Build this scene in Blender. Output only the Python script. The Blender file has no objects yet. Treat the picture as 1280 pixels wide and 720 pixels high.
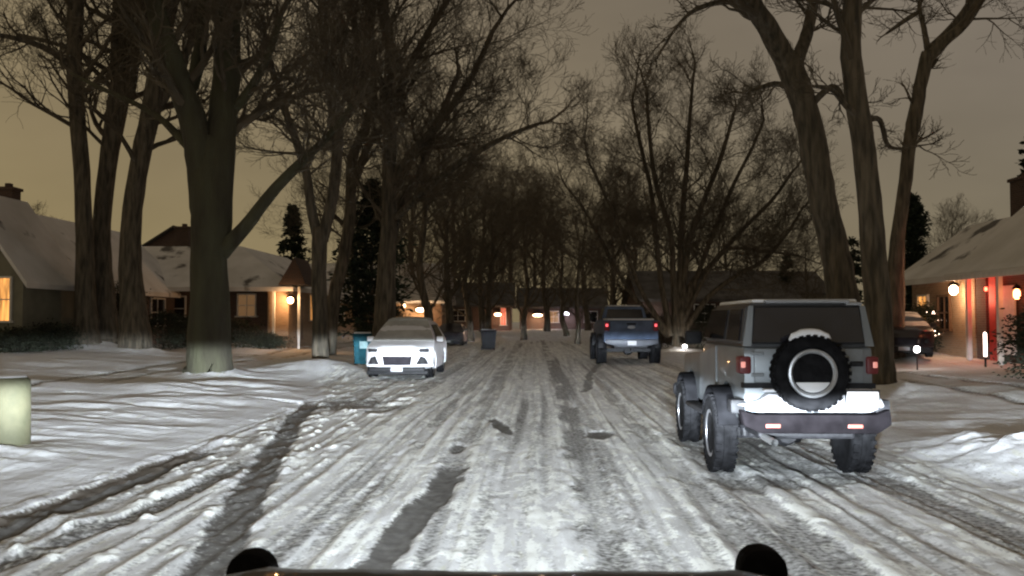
import bpy, bmesh, math, random
import numpy as np
from mathutils import Vector, Matrix, Euler

SC = bpy.context.scene
COL = SC.collection
R = math.radians
F = 1100.0                                   # focal length in pixels of a 1280 wide frame

# ------------------------------------------------------------------ camera
cam_d = bpy.data.cameras.new('camera')
cam_d.sensor_width = 36.0
cam_d.lens = 36.0 * F / 1280.0
cam_d.clip_start = 0.05
cam_d.clip_end = 2000
cam_d.dof.use_dof = True
cam_d.dof.focus_distance = 14.0
cam_d.dof.aperture_fstop = 7.0
cam = bpy.data.objects.new('camera', cam_d)
cam.location = (0, 0, 1.65)
cam.rotation_euler = (R(90 + 2.083), 0, R(1.302))
COL.objects.link(cam)
SC.camera = cam
CR = Euler(cam.rotation_euler).to_matrix()
CL = Vector(cam.location)

def at(px, py, Y):
    d = CR @ Vector(((px - 640) / F, -(py - 360) / F, -1))
    return CL + d * (Y / d.y)

# ------------------------------------------------------------------ render look
SC.view_settings.view_transform = 'Standard'
SC.view_settings.look = 'None'
SC.view_settings.exposure = 0.68
SC.view_settings.gamma = 1.0
SC.cycles.filter_width = 2.2
SC.cycles.max_bounces = 5
SC.cycles.caustics_reflective = False
SC.cycles.caustics_refractive = False
SC.cycles.sample_clamp_indirect = 3.0

# ------------------------------------------------------------------ world: overcast night sky lit by the town
W = bpy.data.worlds.new('World'); SC.world = W; W.use_nodes = True
nt = W.node_tree; N = nt.nodes; L = nt.links
bgn = N['Background']
tc = N.new('ShaderNodeTexCoord'); sep = N.new('ShaderNodeSeparateXYZ')
L.new(tc.outputs['Generated'], sep.inputs[0])
ramp = N.new('ShaderNodeValToRGB')
L.new(sep.outputs['Z'], ramp.inputs[0])
e = ramp.color_ramp.elements
e[0].position = 0.0; e[0].color = (0.150, 0.118, 0.064, 1)
e[1].position = 1.0; e[1].color = (0.13, 0.108, 0.082, 1)
for p, c in ((0.10, (0.154, 0.124, 0.073, 1)), (0.24, (0.160, 0.130, 0.087, 1)), (0.38, (0.142, 0.116, 0.083, 1))):
    k = ramp.color_ramp.elements.new(p); k.color = c
side = N.new('ShaderNodeMapRange')
side.inputs['From Min'].default_value = -0.5; side.inputs['From Max'].default_value = 0.5
L.new(sep.outputs['X'], side.inputs['Value'])
tint = N.new('ShaderNodeMix'); tint.data_type = 'RGBA'
tint.inputs[6].default_value = (1.02, 0.98, 0.84, 1); tint.inputs[7].default_value = (0.80, 0.83, 0.96, 1)
L.new(side.outputs[0], tint.inputs[0])
mul = N.new('ShaderNodeMix'); mul.data_type = 'RGBA'; mul.blend_type = 'MULTIPLY'; mul.inputs[0].default_value = 1
L.new(ramp.outputs[0], mul.inputs[6]); L.new(tint.outputs[2], mul.inputs[7])
no = N.new('ShaderNodeTexNoise'); no.inputs['Scale'].default_value = 3.0; no.inputs['Detail'].default_value = 4
mp = N.new('ShaderNodeMapping'); mp.inputs['Scale'].default_value = (1, 1, 2.5)
L.new(tc.outputs['Generated'], mp.inputs[0]); L.new(mp.outputs[0], no.inputs[0])
mr = N.new('ShaderNodeMapRange'); mr.inputs['From Min'].default_value = 0.3; mr.inputs['From Max'].default_value = 0.7
mr.inputs['To Min'].default_value = 0.86; mr.inputs['To Max'].default_value = 1.12
L.new(no.outputs[0], mr.inputs[0])
mul2 = N.new('ShaderNodeVectorMath'); mul2.operation = 'SCALE'
L.new(mul.outputs[2], mul2.inputs[0]); L.new(mr.outputs[0], mul2.inputs['Scale'])
L.new(mul2.outputs[0], bgn.inputs['Color'])
bgn.inputs['Strength'].default_value = 1.0

HEAD_POWER = 1.0        # dipped headlights of the car that carries the camera

# ------------------------------------------------------------------ materials
MATS = {}
def mat(name, col, rough=0.8, metal=0.0, var=0.0, scale=6.0, bump=0.0, bscale=30.0, emit=None, es=0.0, col2=None,
        coat=0.0, trans=0.0, spec=0.5, stretch=(1, 1, 1)):
    if name in MATS: return MATS[name]
    m = bpy.data.materials.new(name); m.use_nodes = True
    n = m.node_tree.nodes; l = m.node_tree.links
    b = n['Principled BSDF']
    b.inputs['Roughness'].default_value = rough; b.inputs['Metallic'].default_value = metal
    b.inputs['Specular IOR Level'].default_value = spec
    b.inputs['Coat Weight'].default_value = coat
    b.inputs['Transmission Weight'].default_value = trans
    t = n.new('ShaderNodeTexCoord'); mpn = n.new('ShaderNodeMapping'); mpn.inputs['Scale'].default_value = stretch
    l.new(t.outputs['Object'], mpn.inputs[0])
    nz = n.new('ShaderNodeTexNoise'); nz.inputs['Scale'].default_value = scale; nz.inputs['Detail'].default_value = 6
    l.new(mpn.outputs[0], nz.inputs[0])
    mx = n.new('ShaderNodeMix'); mx.data_type = 'RGBA'
    c2 = col2 or tuple(c * (1 - var) for c in col)
    c1 = col if col2 else tuple(min(1, c * (1 + var)) for c in col)
    mx.inputs[6].default_value = (*c1, 1); mx.inputs[7].default_value = (*c2, 1)
    rm = n.new('ShaderNodeMapRange'); rm.inputs['From Min'].default_value = .35; rm.inputs['From Max'].default_value = .65
    l.new(nz.outputs[0], rm.inputs[0]); l.new(rm.outputs[0], mx.inputs[0])
    l.new(mx.outputs[2], b.inputs['Base Color'])
    if bump:
        n2 = n.new('ShaderNodeTexNoise'); n2.inputs['Scale'].default_value = bscale; n2.inputs['Detail'].default_value = 5
        l.new(mpn.outputs[0], n2.inputs[0])
        bp = n.new('ShaderNodeBump'); bp.inputs['Strength'].default_value = bump; bp.inputs['Distance'].default_value = .05 if 'bark' in name else .02
        l.new(n2.outputs[0], bp.inputs['Height']); l.new(bp.outputs[0], b.inputs['Normal'])
    if emit:
        b.inputs['Emission Color'].default_value = (*emit, 1); b.inputs['Emission Strength'].default_value = es
    MATS[name] = m
    return m

snow_m = mat('snow', (.80, .81, .84), .75, var=.06, scale=3, bump=.5, bscale=14)
roofsnow = mat('roof_snow', (.74, .72, .70), .8, col2=(.58, .56, .53), scale=.7, bump=.3, bscale=3)
bark = mat('bark', (.16, .135, .10), .95, col2=(.050, .044, .034), scale=9, bump=1.0, bscale=14, stretch=(1, 1, .16))
bark_green = mat('lichened_bark', (.080, .080, .048), .95, col2=(.045, .040, .028), scale=2.2, bump=1.0, bscale=10, stretch=(1, 1, .25))
twig = mat('twig', (.10, .083, .060), .95, var=.35, scale=1.5)
needle = mat('needles', (.022, .034, .018), .9, var=.5, scale=3)
def add_patches(m, sc, a0, a1, col):
    n = m.node_tree.nodes; l = m.node_tree.links; b = n['Principled BSDF']; src = b.inputs['Base Color'].links[0].from_socket
    t = n.new('ShaderNodeTexCoord'); q = n.new('ShaderNodeTexNoise'); q.inputs['Scale'].default_value = sc; q.inputs['Detail'].default_value = 7
    l.new(t.outputs['Object'], q.inputs[0]); k = n.new('ShaderNodeMapRange'); l.new(q.outputs[0], k.inputs[0])
    k.inputs['From Min'].default_value = a0; k.inputs['From Max'].default_value = a1
    x = n.new('ShaderNodeMix'); x.data_type = 'RGBA'; l.new(k.outputs[0], x.inputs[0]); l.new(src, x.inputs[6]); x.inputs[7].default_value = (*col, 1)
    l.new(x.outputs[2], b.inputs['Base Color'])
add_patches(roofsnow, .55, .60, .66, (.10, .09, .08))
leafy = mat('evergreen_leaves', (.028, .034, .020), .9, var=.5, scale=4)
brick = None
def brick_mat(name, c1, c2, mort):
    if name in MATS: return MATS[name]
    m = bpy.data.materials.new(name); m.use_nodes = True
    n = m.node_tree.nodes; l = m.node_tree.links
    b = n['Principled BSDF']; b.inputs['Roughness'].default_value = .9
    t = n.new('ShaderNodeTexCoord'); s = n.new('ShaderNodeSeparateXYZ'); l.new(t.outputs['Object'], s.inputs[0])
    a = n.new('ShaderNodeMath'); a.operation = 'ADD'; l.new(s.outputs[0], a.inputs[0]); l.new(s.outputs[1], a.inputs[1])
    c = n.new('ShaderNodeCombineXYZ'); l.new(a.outputs[0], c.inputs[0]); l.new(s.outputs[2], c.inputs[1])
    br = n.new('ShaderNodeTexBrick'); br.inputs['Scale'].default_value = 1.0
    br.inputs['Brick Width'].default_value = .22; br.inputs['Row Height'].default_value = .075; br.inputs['Mortar Size'].default_value = .008
    br.inputs['Color1'].default_value = (*c1, 1); br.inputs['Color2'].default_value = (*c2, 1); br.inputs['Mortar'].default_value = (*mort, 1)
    l.new(c.outputs[0], br.inputs[0]); l.new(br.outputs[0], b.inputs['Base Color'])
    MATS[name] = m; return m
brick = brick_mat('dark_brick', (.10, .055, .04), (.07, .04, .03), (.12, .11, .10))
brick_tan = brick_mat('tan_brick', (.34, .22, .13), (.26, .16, .09), (.3, .27, .22))
siding = mat('cream_siding', (.20, .19, .14), .8, var=.12, scale=2)
white_trim = mat('white_trim', (.62, .60, .56), .6, var=.08)
door_red = mat('red_door', (.35, .03, .02), .5, var=.1)
door_brown = mat('brown_door', (.12, .07, .04), .6, var=.2)
glass_dark = mat('dark_glass', (.012, .012, .016), .08, var=.2, spec=.8)
black_plastic = mat('black_plastic', (.014, .014, .016), .6, var=.3, scale=20, spec=.2)
rubber = mat('rubber', (.009, .009, .010), .85, var=.4, scale=12, bump=.3, bscale=60, spec=.05)
rim_grey = mat('rim_alloy', (.30, .30, .32), .4, .8, var=.2)
rim_black = mat('rim_black', (.03, .03, .035), .5, .3, var=.2)
silver = mat('silver_paint', (.20, .218, .235), .42, .35, var=.10, scale=3, coat=.3)
chrome = mat('chrome_trim', (.42, .43, .45), .4, .7, var=.1)
white_paint = mat('white_paint', (.78, .78, .82), .4, 0, var=.05, scale=2, coat=.2)
blue_paint = mat('slate_blue_paint', (.100, .140, .230), .6, .1, var=.2, scale=3, spec=.25)
dark_paint = mat('dark_car_paint', (.020, .018, .022), .3, .2, var=.2, coat=.5)
patrol_paint = mat('dark_hood_paint', (.060, .061, .061), .62, 0, var=.35, scale=5, coat=.2)
bin_blue = mat('bin_blue', (.006, .060, .082), .7, var=.25, spec=.2)
bin_black = mat('bin_charcoal', (.012, .012, .014), .7, var=.25, spec=.15)
tail_red = mat('tail_red', (.05, .008, .010), .5, emit=(1, .05, .05), es=.02)
tail_lit = mat('tail_red_lit', (.5, .02, .03), .3, emit=(1, .12, .14), es=1.1)
tail_core = mat('tail_lamp_core', (.9, .4, .35), .3, emit=(1, .35, .28), es=.3)
reflector = mat('reflector', (.20, .04, .03), .3, emit=(1, .45, .38), es=.75)  # emission stands in for headlight shine thrown back by the reflectors
plate_m = mat('licence_plate', (.9, .9, .92), .5, emit=(1, 1, 1), es=.35)  # glow of its own stands in for headlight glare on the plate
lens_clear = mat('lens_clear', (.5, .52, .55), .15, .4, var=.1)
post_paint = mat('weathered_pale_paint', (.125, .118, .068), .8, col2=(.08, .08, .045), scale=3.5, bump=.4, bscale=15)
brown_cap = mat('brown_wood', (.12, .08, .04), .85, var=.3, scale=5)

# ------------------------------------------------------------------ mesh helpers
class MB:
    def __init__(s): s.v = []; s.f = []; s.mi = []
    def add(s, vs, fs, mi=0):
        o = len(s.v); s.v.extend([tuple(v) for v in vs]); s.f.extend([tuple(i + o for i in f) for f in fs]); s.mi.extend([mi] * len(fs))
    def bm(s, bm, M=None, mi=0):
        bm.verts.index_update()
        vs = [(M @ v.co if M else v.co.copy()) for v in bm.verts]
        s.add(vs, [[v.index for v in f.verts] for f in bm.faces], mi); bm.free()
    def box(s, c, d, bev=0.0, rot=None, mi=0, taper=None):
        b = bmesh.new(); bmesh.ops.create_cube(b, size=1)
        for v in b.verts:
            v.co = Vector((v.co.x * d[0], v.co.y * d[1], v.co.z * d[2]))
            if taper and v.co.z > 0: v.co.x *= taper[0]; v.co.y *= taper[1]
        if bev: bmesh.ops.bevel(b, geom=b.edges[:], offset=bev, segments=2, affect='EDGES', profile=.5)
        M = Matrix.Translation(c)
        if rot: M = M @ Euler(rot).to_matrix().to_4x4()
        s.bm(b, M, mi)
    def prism(s, poly, fn, d0, d1, bev=0.0, mi=0):
        """poly 2D points, fn(u,v,w)->xyz, extruded from w=d0 to d1"""
        b = bmesh.new(); n = len(poly)
        a = [b.verts.new(fn(u, v, d0)) for u, v in poly]; c = [b.verts.new(fn(u, v, d1)) for u, v in poly]
        b.faces.new(a); b.faces.new(c[::-1])
        for i in range(n): b.faces.new((a[i], c[i], c[(i + 1) % n], a[(i + 1) % n]))
        bmesh.ops.recalc_face_normals(b, faces=b.faces[:])
        if bev: bmesh.ops.bevel(b, geom=b.edges[:], offset=bev, segments=2, affect='EDGES', profile=.5)
        s.bm(b, None, mi)
    def lathe(s, prof, n=28, axis='X', c=(0, 0, 0), mi=0, cap=True):
        vs = []; fs = []; m = len(prof)
        for i in range(n):
            a = 2 * math.pi * i / n; ca, sa = math.cos(a), math.sin(a)
            for r, h in prof:
                p = {'X': (h, r * ca, r * sa), 'Y': (r * ca, h, r * sa), 'Z': (r * ca, r * sa, h)}[axis]
                vs.append((p[0] + c[0], p[1] + c[1], p[2] + c[2]))
        for i in range(n):
            j = (i + 1) % n
            for k in range(m - 1): fs.append((i * m + k, j * m + k, j * m + k + 1, i * m + k + 1))
        if cap and prof[0][0] > 1e-4: fs.append(tuple(i * m for i in range(n))[::-1])
        if cap and prof[-1][0] > 1e-4: fs.append(tuple(i * m + m - 1 for i in range(n)))
        s.add(vs, fs, mi)
    def tube(s, pts, rads, n=6, cap=True, mi=0):
        m = len(pts); o = len(s.v)
        prev = None
        for i in range(m):
            t = (pts[min(i + 1, m - 1)] - pts[max(i - 1, 0)])
            if t.length < 1e-9: t = Vector((0, 0, 1))
            t.normalize()
            if prev is None: u = t.orthogonal().normalized()
            else:
                u = prev - t * prev.dot(t)
                if u.length < 1e-6: u = t.orthogonal()
                u.normalize()
            prev = u; w = t.cross(u)
            for k in range(n):
                a = 2 * math.pi * k / n
                q = pts[i] + (u * math.cos(a) + w * math.sin(a)) * rads[i]
                s.v.append((q.x, q.y, q.z))
        for i in range(m - 1):
            for k in range(n):
                k2 = (k + 1) % n
                s.f.append((o + i * n + k, o + i * n + k2, o + (i + 1) * n + k2, o + (i + 1) * n + k)); s.mi.append(mi)
        if cap:
            s.f.append(tuple(o + (m - 1) * n + k for k in range(n))); s.mi.append(mi)
            s.f.append(tuple(o + k for k in range(n))[::-1]); s.mi.append(mi)
    def build(s, name, m, parent=None, origin=None, smooth=False, fix=True, angle=35):
        me = bpy.data.meshes.new(name)
        vs = s.v if origin is None else [(v[0] - origin[0], v[1] - origin[1], v[2] - origin[2]) for v in s.v]
        me.from_pydata(vs, [], s.f)
        for x in (m if isinstance(m, (list, tuple)) else [m]): me.materials.append(x)
        if isinstance(m, (list, tuple)): me.polygons.foreach_set('material_index', s.mi)
        if fix:
            b = bmesh.new(); b.from_mesh(me); bmesh.ops.recalc_face_normals(b, faces=b.faces[:]); b.to_mesh(me); b.free()
        if smooth:
            me.polygons.foreach_set('use_smooth', [True] * len(me.polygons))
            if smooth == 'auto': me.set_sharp_from_angle(angle=R(angle))
        me.update()
        o = bpy.data.objects.new(name, me); COL.objects.link(o)
        if parent: o.parent = parent
        elif origin is not None: o.location = origin
        return o

def tag(o, label=None, cat=None, group=None, kind=None):
    if label: o['label'] = label
    if cat: o['category'] = cat
    if group: o['group'] = group
    if kind: o['kind'] = kind
    return o
def empty(name, loc, rz=0.0, label=None, cat=None, group=None):
    o = bpy.data.objects.new(name, None); COL.objects.link(o); o.location = loc; o.rotation_euler = (0, 0, rz)
    o.empty_display_size = .3
    return tag(o, label, cat, group)
def copy_tree(o, parent=None):
    c = o.copy(); COL.objects.link(c)
    if parent: c.parent = parent
    for ch in list(o.children):
        copy_tree(ch, c)
    return c

# ------------------------------------------------------------------ numpy noise
def vnoise(x, y, seed=0):
    xi = np.floor(x).astype(np.int64); yi = np.floor(y).astype(np.int64)
    fx = x - xi; fy = y - yi
    fx = fx * fx * (3 - 2 * fx); fy = fy * fy * (3 - 2 * fy)
    def h(a, b):
        n = (a * 374761393 + b * 668265263 + seed * 974634777) & 0xFFFFFFFF
        n = ((n ^ (n >> 13)) * 1274126177) & 0xFFFFFFFF
        n = n ^ (n >> 16)
        return (n & 0xFFFF) / 65535.0
    return (h(xi, yi) * (1 - fx) + h(xi + 1, yi) * fx) * (1 - fy) + (h(xi, yi + 1) * (1 - fx) + h(xi + 1, yi + 1) * fx) * fy
def fbm(x, y, seed=0, o=4):
    t = 0; a = .5; s = 0
    for i in range(o):
        t = t + a * vnoise(x * 2 ** i, y * 2 ** i, seed + i * 17); s += a; a *= .5
    return t / s
def sst(a, b, x):
    t = np.clip((x - a) / (b - a), 0, 1); return t * t * (3 - 2 * t)

def kerb_l(y): return -4.08 - 1.3 * sst(17.5, 23.5, y) + .05 * np.sin(y * .7)
def kerb_r(y): return 4.30 + .75 * sst(20, 27, y) + .05 * np.sin(y * .6 + 1)
CROSS0, CROSS1 = 60.0, 67.0
def on_road(x, y):
    return ((x > kerb_l(y)) & (x < kerb_r(y)) & (y < CROSS1)) | ((y > CROSS0) & (y < CROSS1))
def on_walk(x, y):
    return (((x > -11.4) & (x < -10.1)) | ((x > 8.7) & (x < 10.0))) & (y < CROSS0 - 1.5)

# wheel tracks: points (x, y), half width, depth, slush, fade in/out by y
TRACKS = [
    ([(-1.14, 3), (-1.02, 6), (-.82, 10.2), (-.80, 14), (-.9, 22), (-1.0, 60)], .13, .035, 1.0, 10.6),
    ([(-.9, 10), (-.86, 14), (-.92, 22), (-1.0, 60)], .17, .02, .42, 70),
    ([(-1.4, 2.5), (-1.9, 5), (-2.15, 6), (-2.72, 8.5), (-3.3, 11.5), (-4.0, 15), (-4.35, 17.3)], .16, .05, .80, 18),
    ([(-4.0, -4), (-4.07, 6), (-4.07, 10.4), (-4.1, 12.0)], .17, .06, 1.0, 11.6),
    ([(-3.9, -2), (-3.5, 5.8), (-3.3, 7.5), (-3.25, 10), (-3.5, 13)], .12, .05, .62, 11.0),
    ([(.45, 2), (.53, 6), (.70, 22), (.8, 60)], .16, .03, .55, 70),
    ([(.85, 2), (.92, 10), (.98, 30)], .07, .02, .35, 30),
    ([(-.42, 2), (-.40, 10), (-.3, 30), (-.3, 60)], .06, .015, .35, 60),
    ([(-.08, 2), (-.02, 10), (.1, 30)], .05, .012, .30, 40),
    ([(-1.55, 4), (-1.5, 10), (-1.6, 24)], .08, .025, .45, 26),
    ([(1.55, 3), (1.6, 12), (1.8, 24), (2.6, 34)], .13, .025, .38, 40),
    ([(2.05, 3), (2.08, 9), (2.1, 14)], .15, .03, .5, 14),
    ([(3.6, 3), (3.6, 9), (3.6, 14)], .16, .03, .5, 14),
    ([(2.9, 3), (3.0, 12), (3.3, 26)], .10, .02, .35, 30),
    ([(-2.6, 20), (-2.6, 30), (-2.3, 50)], .16, .02, .4, 60),
    ([(1.2, 20), (1.8, 27), (2.5, 33)], .10, .03, .6, 35),
]
PATCH = [(-.50, 13.6, .12, 1.1, 1.0, -.18), (.97, 12.6, .22, .45, .8, 0), (-3.6, 17.2, .9, 1.3, .55, 0), (-2.6, 16.3, .35, .8, .5, .3),
         (2.2, 9.0, .6, .5, .5, 0), (3.3, 9.2, .6, .4, .45, 0), (2.8, 11, .8, 1.8, .45, 0), (-.95, 11.3, .10, .5, .7, 0),
         (-8.3, 22.6, .6, .5, .4, 0), (5.2, 6.7, .9, .5, .6, 0)]

BASES = [(-8.32, 22.7), (-16.2, 32), (-16.0, 33), (-14.2, 31.5), (-7.1, 29.5), (-5.7, 34), (7.6, 21), (7.55, 19.2), (11.9, 29), (7.4, 45)]
def surface(x, y):
    """height and slush amount of the snow at x, y (arrays)"""
    kl = kerb_l(y); kr = kerb_r(y)
    road = on_road(x, y)
    dl = np.maximum(kl - x, 0); dr = np.maximum(x - kr, 0); d = np.maximum(dl, dr)
    cross = sst(CROSS0 - 3, CROSS0, y) * (1 - sst(CROSS1, CROSS1 + 3, y))
    d = d * (1 - cross); d = np.where(y > CROSS1, np.maximum(d, y - CROSS1), d)
    z = .02 + .06 * sst(0, .8, d) + .52 * sst(.8, 13, d)
    # broad undulation of the yards
    z = z + sst(1, 6, d) * (fbm(x * .22, y * .22, 3) - .5) * .35
    rd = 1 - sst(0, .6, d)
    # lengthwise streaks on the road
    st = fbm(x * 4.5 + fbm(x * .4, y * .12, 8) * 2, y * .07, 5, 4)
    st2 = fbm(x * 14, y * .22, 6, 3)
    rdg = np.clip(1 - np.abs(2 * fbm(x * 3.6 + .3 * np.sin(y * .13) + fbm(x * .3, y * .10, 81, 2) * 1.5, y * .035, 82, 3) - 1) * 3.2, 0, 1)
    z = z + rd * ((st - .5) * .030 + (st2 - .5) * .014 + rdg ** 2 * .022 * (.4 + fbm(x * 6, y * 1.6, 83, 3)))
    # clods
    cl = fbm(x * 3.2, y * 1.7, 9, 5); near_left = sst(-1.5, -3.2, x) + sst(1.0, 4.2, x) * .5
    z = z + rd * np.clip(cl - .50, 0, 1) * (.0 + .13 * np.clip(near_left, 0, 1))
    lump = fbm(x * 8, y * 6, 29, 3)
    z = z + rd * np.clip(lump - .64, 0, 1) * (.02 + .13 * np.clip(near_left, 0, 1))
    # ploughed bank and drifts by the left kerb, combed towards the side
    bank = np.exp(-((kl - 2.6 - x) / 1.5) ** 2) * (1 - sst(30, 45, y))
    z = z + bank * (.07 + .24 * (fbm(x * .55 + y * .2, y * 1.5, 12, 5) - .35))
    z = z + sst(.2, 1.5, d) * (fbm(x * .9, y * 1.4, 14, 5) - .5) * (.11 * np.exp(-d / 6) + .04)
    # heap of ploughed snow by the right kerb
    g = np.exp(-((x - 5.45) / .75) ** 2 - ((y - 9.6) / 1.6) ** 2)
    z = z + g * (.30 + .40 * (fbm(x * 2.2, y * 2.2, 21, 5) - .4))
    g2 = np.exp(-((x - 4.5) / .35) ** 2 - ((y - 7.0) / .8) ** 2)
    z = z + g2 * .16 * (fbm(x * 4, y * 4, 22, 4))
    g3 = np.exp(-((x + 6.1) / 1.1) ** 2 - ((y - 9.3) / .7) ** 2)
    z = z + g3 * .08 * (.4 + fbm(x * 3, y * 3, 23, 4))
    g4 = np.exp(-((x + 6.2) / 1.2) ** 2 - ((y - 26) / 2.2) ** 2)
    z = z + g4 * .40
    for bx_, by_ in BASES:
        z = z + .20 * np.exp(-((x - bx_) ** 2 + (y - by_) ** 2) / .7) * (.6 + .8 * fbm(x * 2, y * 2, 71, 3))
    slush = np.zeros_like(x)
    for pts, hw, dep, sl, yend in TRACKS:
        py = np.array([p[1] for p in pts]); pxx = np.array([p[0] for p in pts])
        cx = np.interp(y, py, pxx) + (fbm(y * .9, x * 0, 31, 3) - .5) * .10
        dd = np.abs(x - cx)
        edge = .015 + hw * .25
        m = (1 - sst(hw - edge * .5, hw + edge, dd + (fbm(x * 9, y * 3, 33, 4) - .5) * .16))
        m = m * (y > py[0] - .01) * (1 - sst(yend - 1.5, yend, y))
        brk = sst(.30, .50, fbm(x * 2.5, y * .8, int(hw * 1000), 4)) if sl < .6 else 1
        z = z - m * dep * .55
        z = z + np.exp(-((dd - hw * 1.7) / (hw * .45)) ** 2) * dep * .45 * (y > py[0]) * (1 - sst(yend - 1.5, yend, y)) * fbm(x * 6, y * 4, 35, 3)
        slush = np.maximum(slush, m * sl * brk)
    for cx, cy, rx, ry, s, sk in PATCH:
        q = ((x - cx - sk * (y - cy)) / rx) ** 2 + ((y - cy) / ry) ** 2
        m = (1 - sst(.4, 1.2, q + (fbm(x * 5, y * 3, 41, 4) - .5) * 1.4))
        slush = np.maximum(slush, m * s); z = z - m * .02
    # thin worn streaks
    slush = np.maximum(slush, rd * sst(.48, .62, 1 - st) * (1 - rdg * .8) * .55 * np.clip(1 - near_left * .5, 0, 1))
    slush = np.maximum(slush, rd * sst(.54, .72, 1 - st2) * .32)
    # edges of the pavement: thin gaps
    for ex in (-11.35, -10.15, 8.75, 9.95):
        e1 = np.exp(-((x - ex - .12 * (fbm(y * .8, y * 0, 50, 3) - .5)) / .13) ** 2) * (y < CROSS0) * sst(.35, .5, fbm(y * .35, x * 0 + ex, 52, 3) + .14)
        z = z - e1 * .07; slush = np.maximum(slush, e1 * .8)
    for ey, xa, xb in ((20.4, -12, -5.0), (16.9, -9, -4.4)):      # edges of the side drive
        e1 = np.exp(-((y - ey - .5 * (fbm(x * .7, x * 0, 54, 3) - .5)) / .14) ** 2) * (x > xa) * (x < xb) * sst(.3, .5, fbm(x * .6, y * 0, 57, 3))
        z = z - e1 * .09; slush = np.maximum(slush, e1 * .7)
    crust = rd * np.clip(rdg ** 1.5 * sst(.42, .60, fbm(x * 7, y * 2.2, 91, 4)) + .8 * sst(.60, .68, fbm(x * 16, y * 1.1, 92, 3)) * sst(.4, .6, st) + sst(.66, .72, lump), 0, 1)
    return z, np.clip(slush, 0, 1), np.clip(crust, 0, 1)

def gz(x, y):
    z, s, c_ = surface(np.array([float(x)]), np.array([float(y)])); return float(z[0])

def axis(fine0, fine1, step, grow, lim0, lim1):
    a = list(np.arange(fine0, fine1 + 1e-6, step)); s = step; v = a[-1]
    while v < lim1: s *= grow; v += s; a.append(v)
    s = step; v = a[0]; b = []
    while v > lim0: s *= grow; v -= s; b.append(v)
    return np.array(b[::-1] + a)
XS = axis(-5.2, 4.9, .028, 1.022, -320, 320)
YS = axis(4.8, 13.5, .042, 1.0085, -25, 420)
GX, GY = np.meshgrid(XS, YS)
GZ, GS, GC = surface(GX, GY)

def footprints(pts, seed):
    rf_ = random.Random(seed)
    for k in range(len(pts) - 1):
        (x0, y0), (x1, y1) = pts[k], pts[k + 1]; L_ = math.hypot(x1 - x0, y1 - y0); n_ = max(1, int(L_ / .36))
        ux, uy = (x1 - x0) / L_, (y1 - y0) / L_
        for j in range(n_):
            sd = .13 if j % 2 else -.13
            cx = x0 + ux * j * .36 - uy * sd + rf_.gauss(0, .04); cy = y0 + uy * j * .36 + ux * sd + rf_.gauss(0, .04)
            i0, i1 = np.searchsorted(XS, (cx - .5, cx + .5)); j0, j1 = np.searchsorted(YS, (cy - .5, cy + .5))
            if i1 <= i0 or j1 <= j0: continue
            X_ = GX[j0:j1, i0:i1] - cx; Y_ = GY[j0:j1, i0:i1] - cy
            a = X_ * ux + Y_ * uy; b = -X_ * uy + Y_ * ux; q = (a / .17) ** 2 + (b / .085) ** 2
            GZ[j0:j1, i0:i1] += -.030 * np.exp(-q ** 2) + .004 * np.exp(-(q - 1.8) ** 2)
footprints([(4.9, 13.0), (6.5, 16.5), (9.0, 20.0), (12.5, 24.5)], 3)
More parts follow.
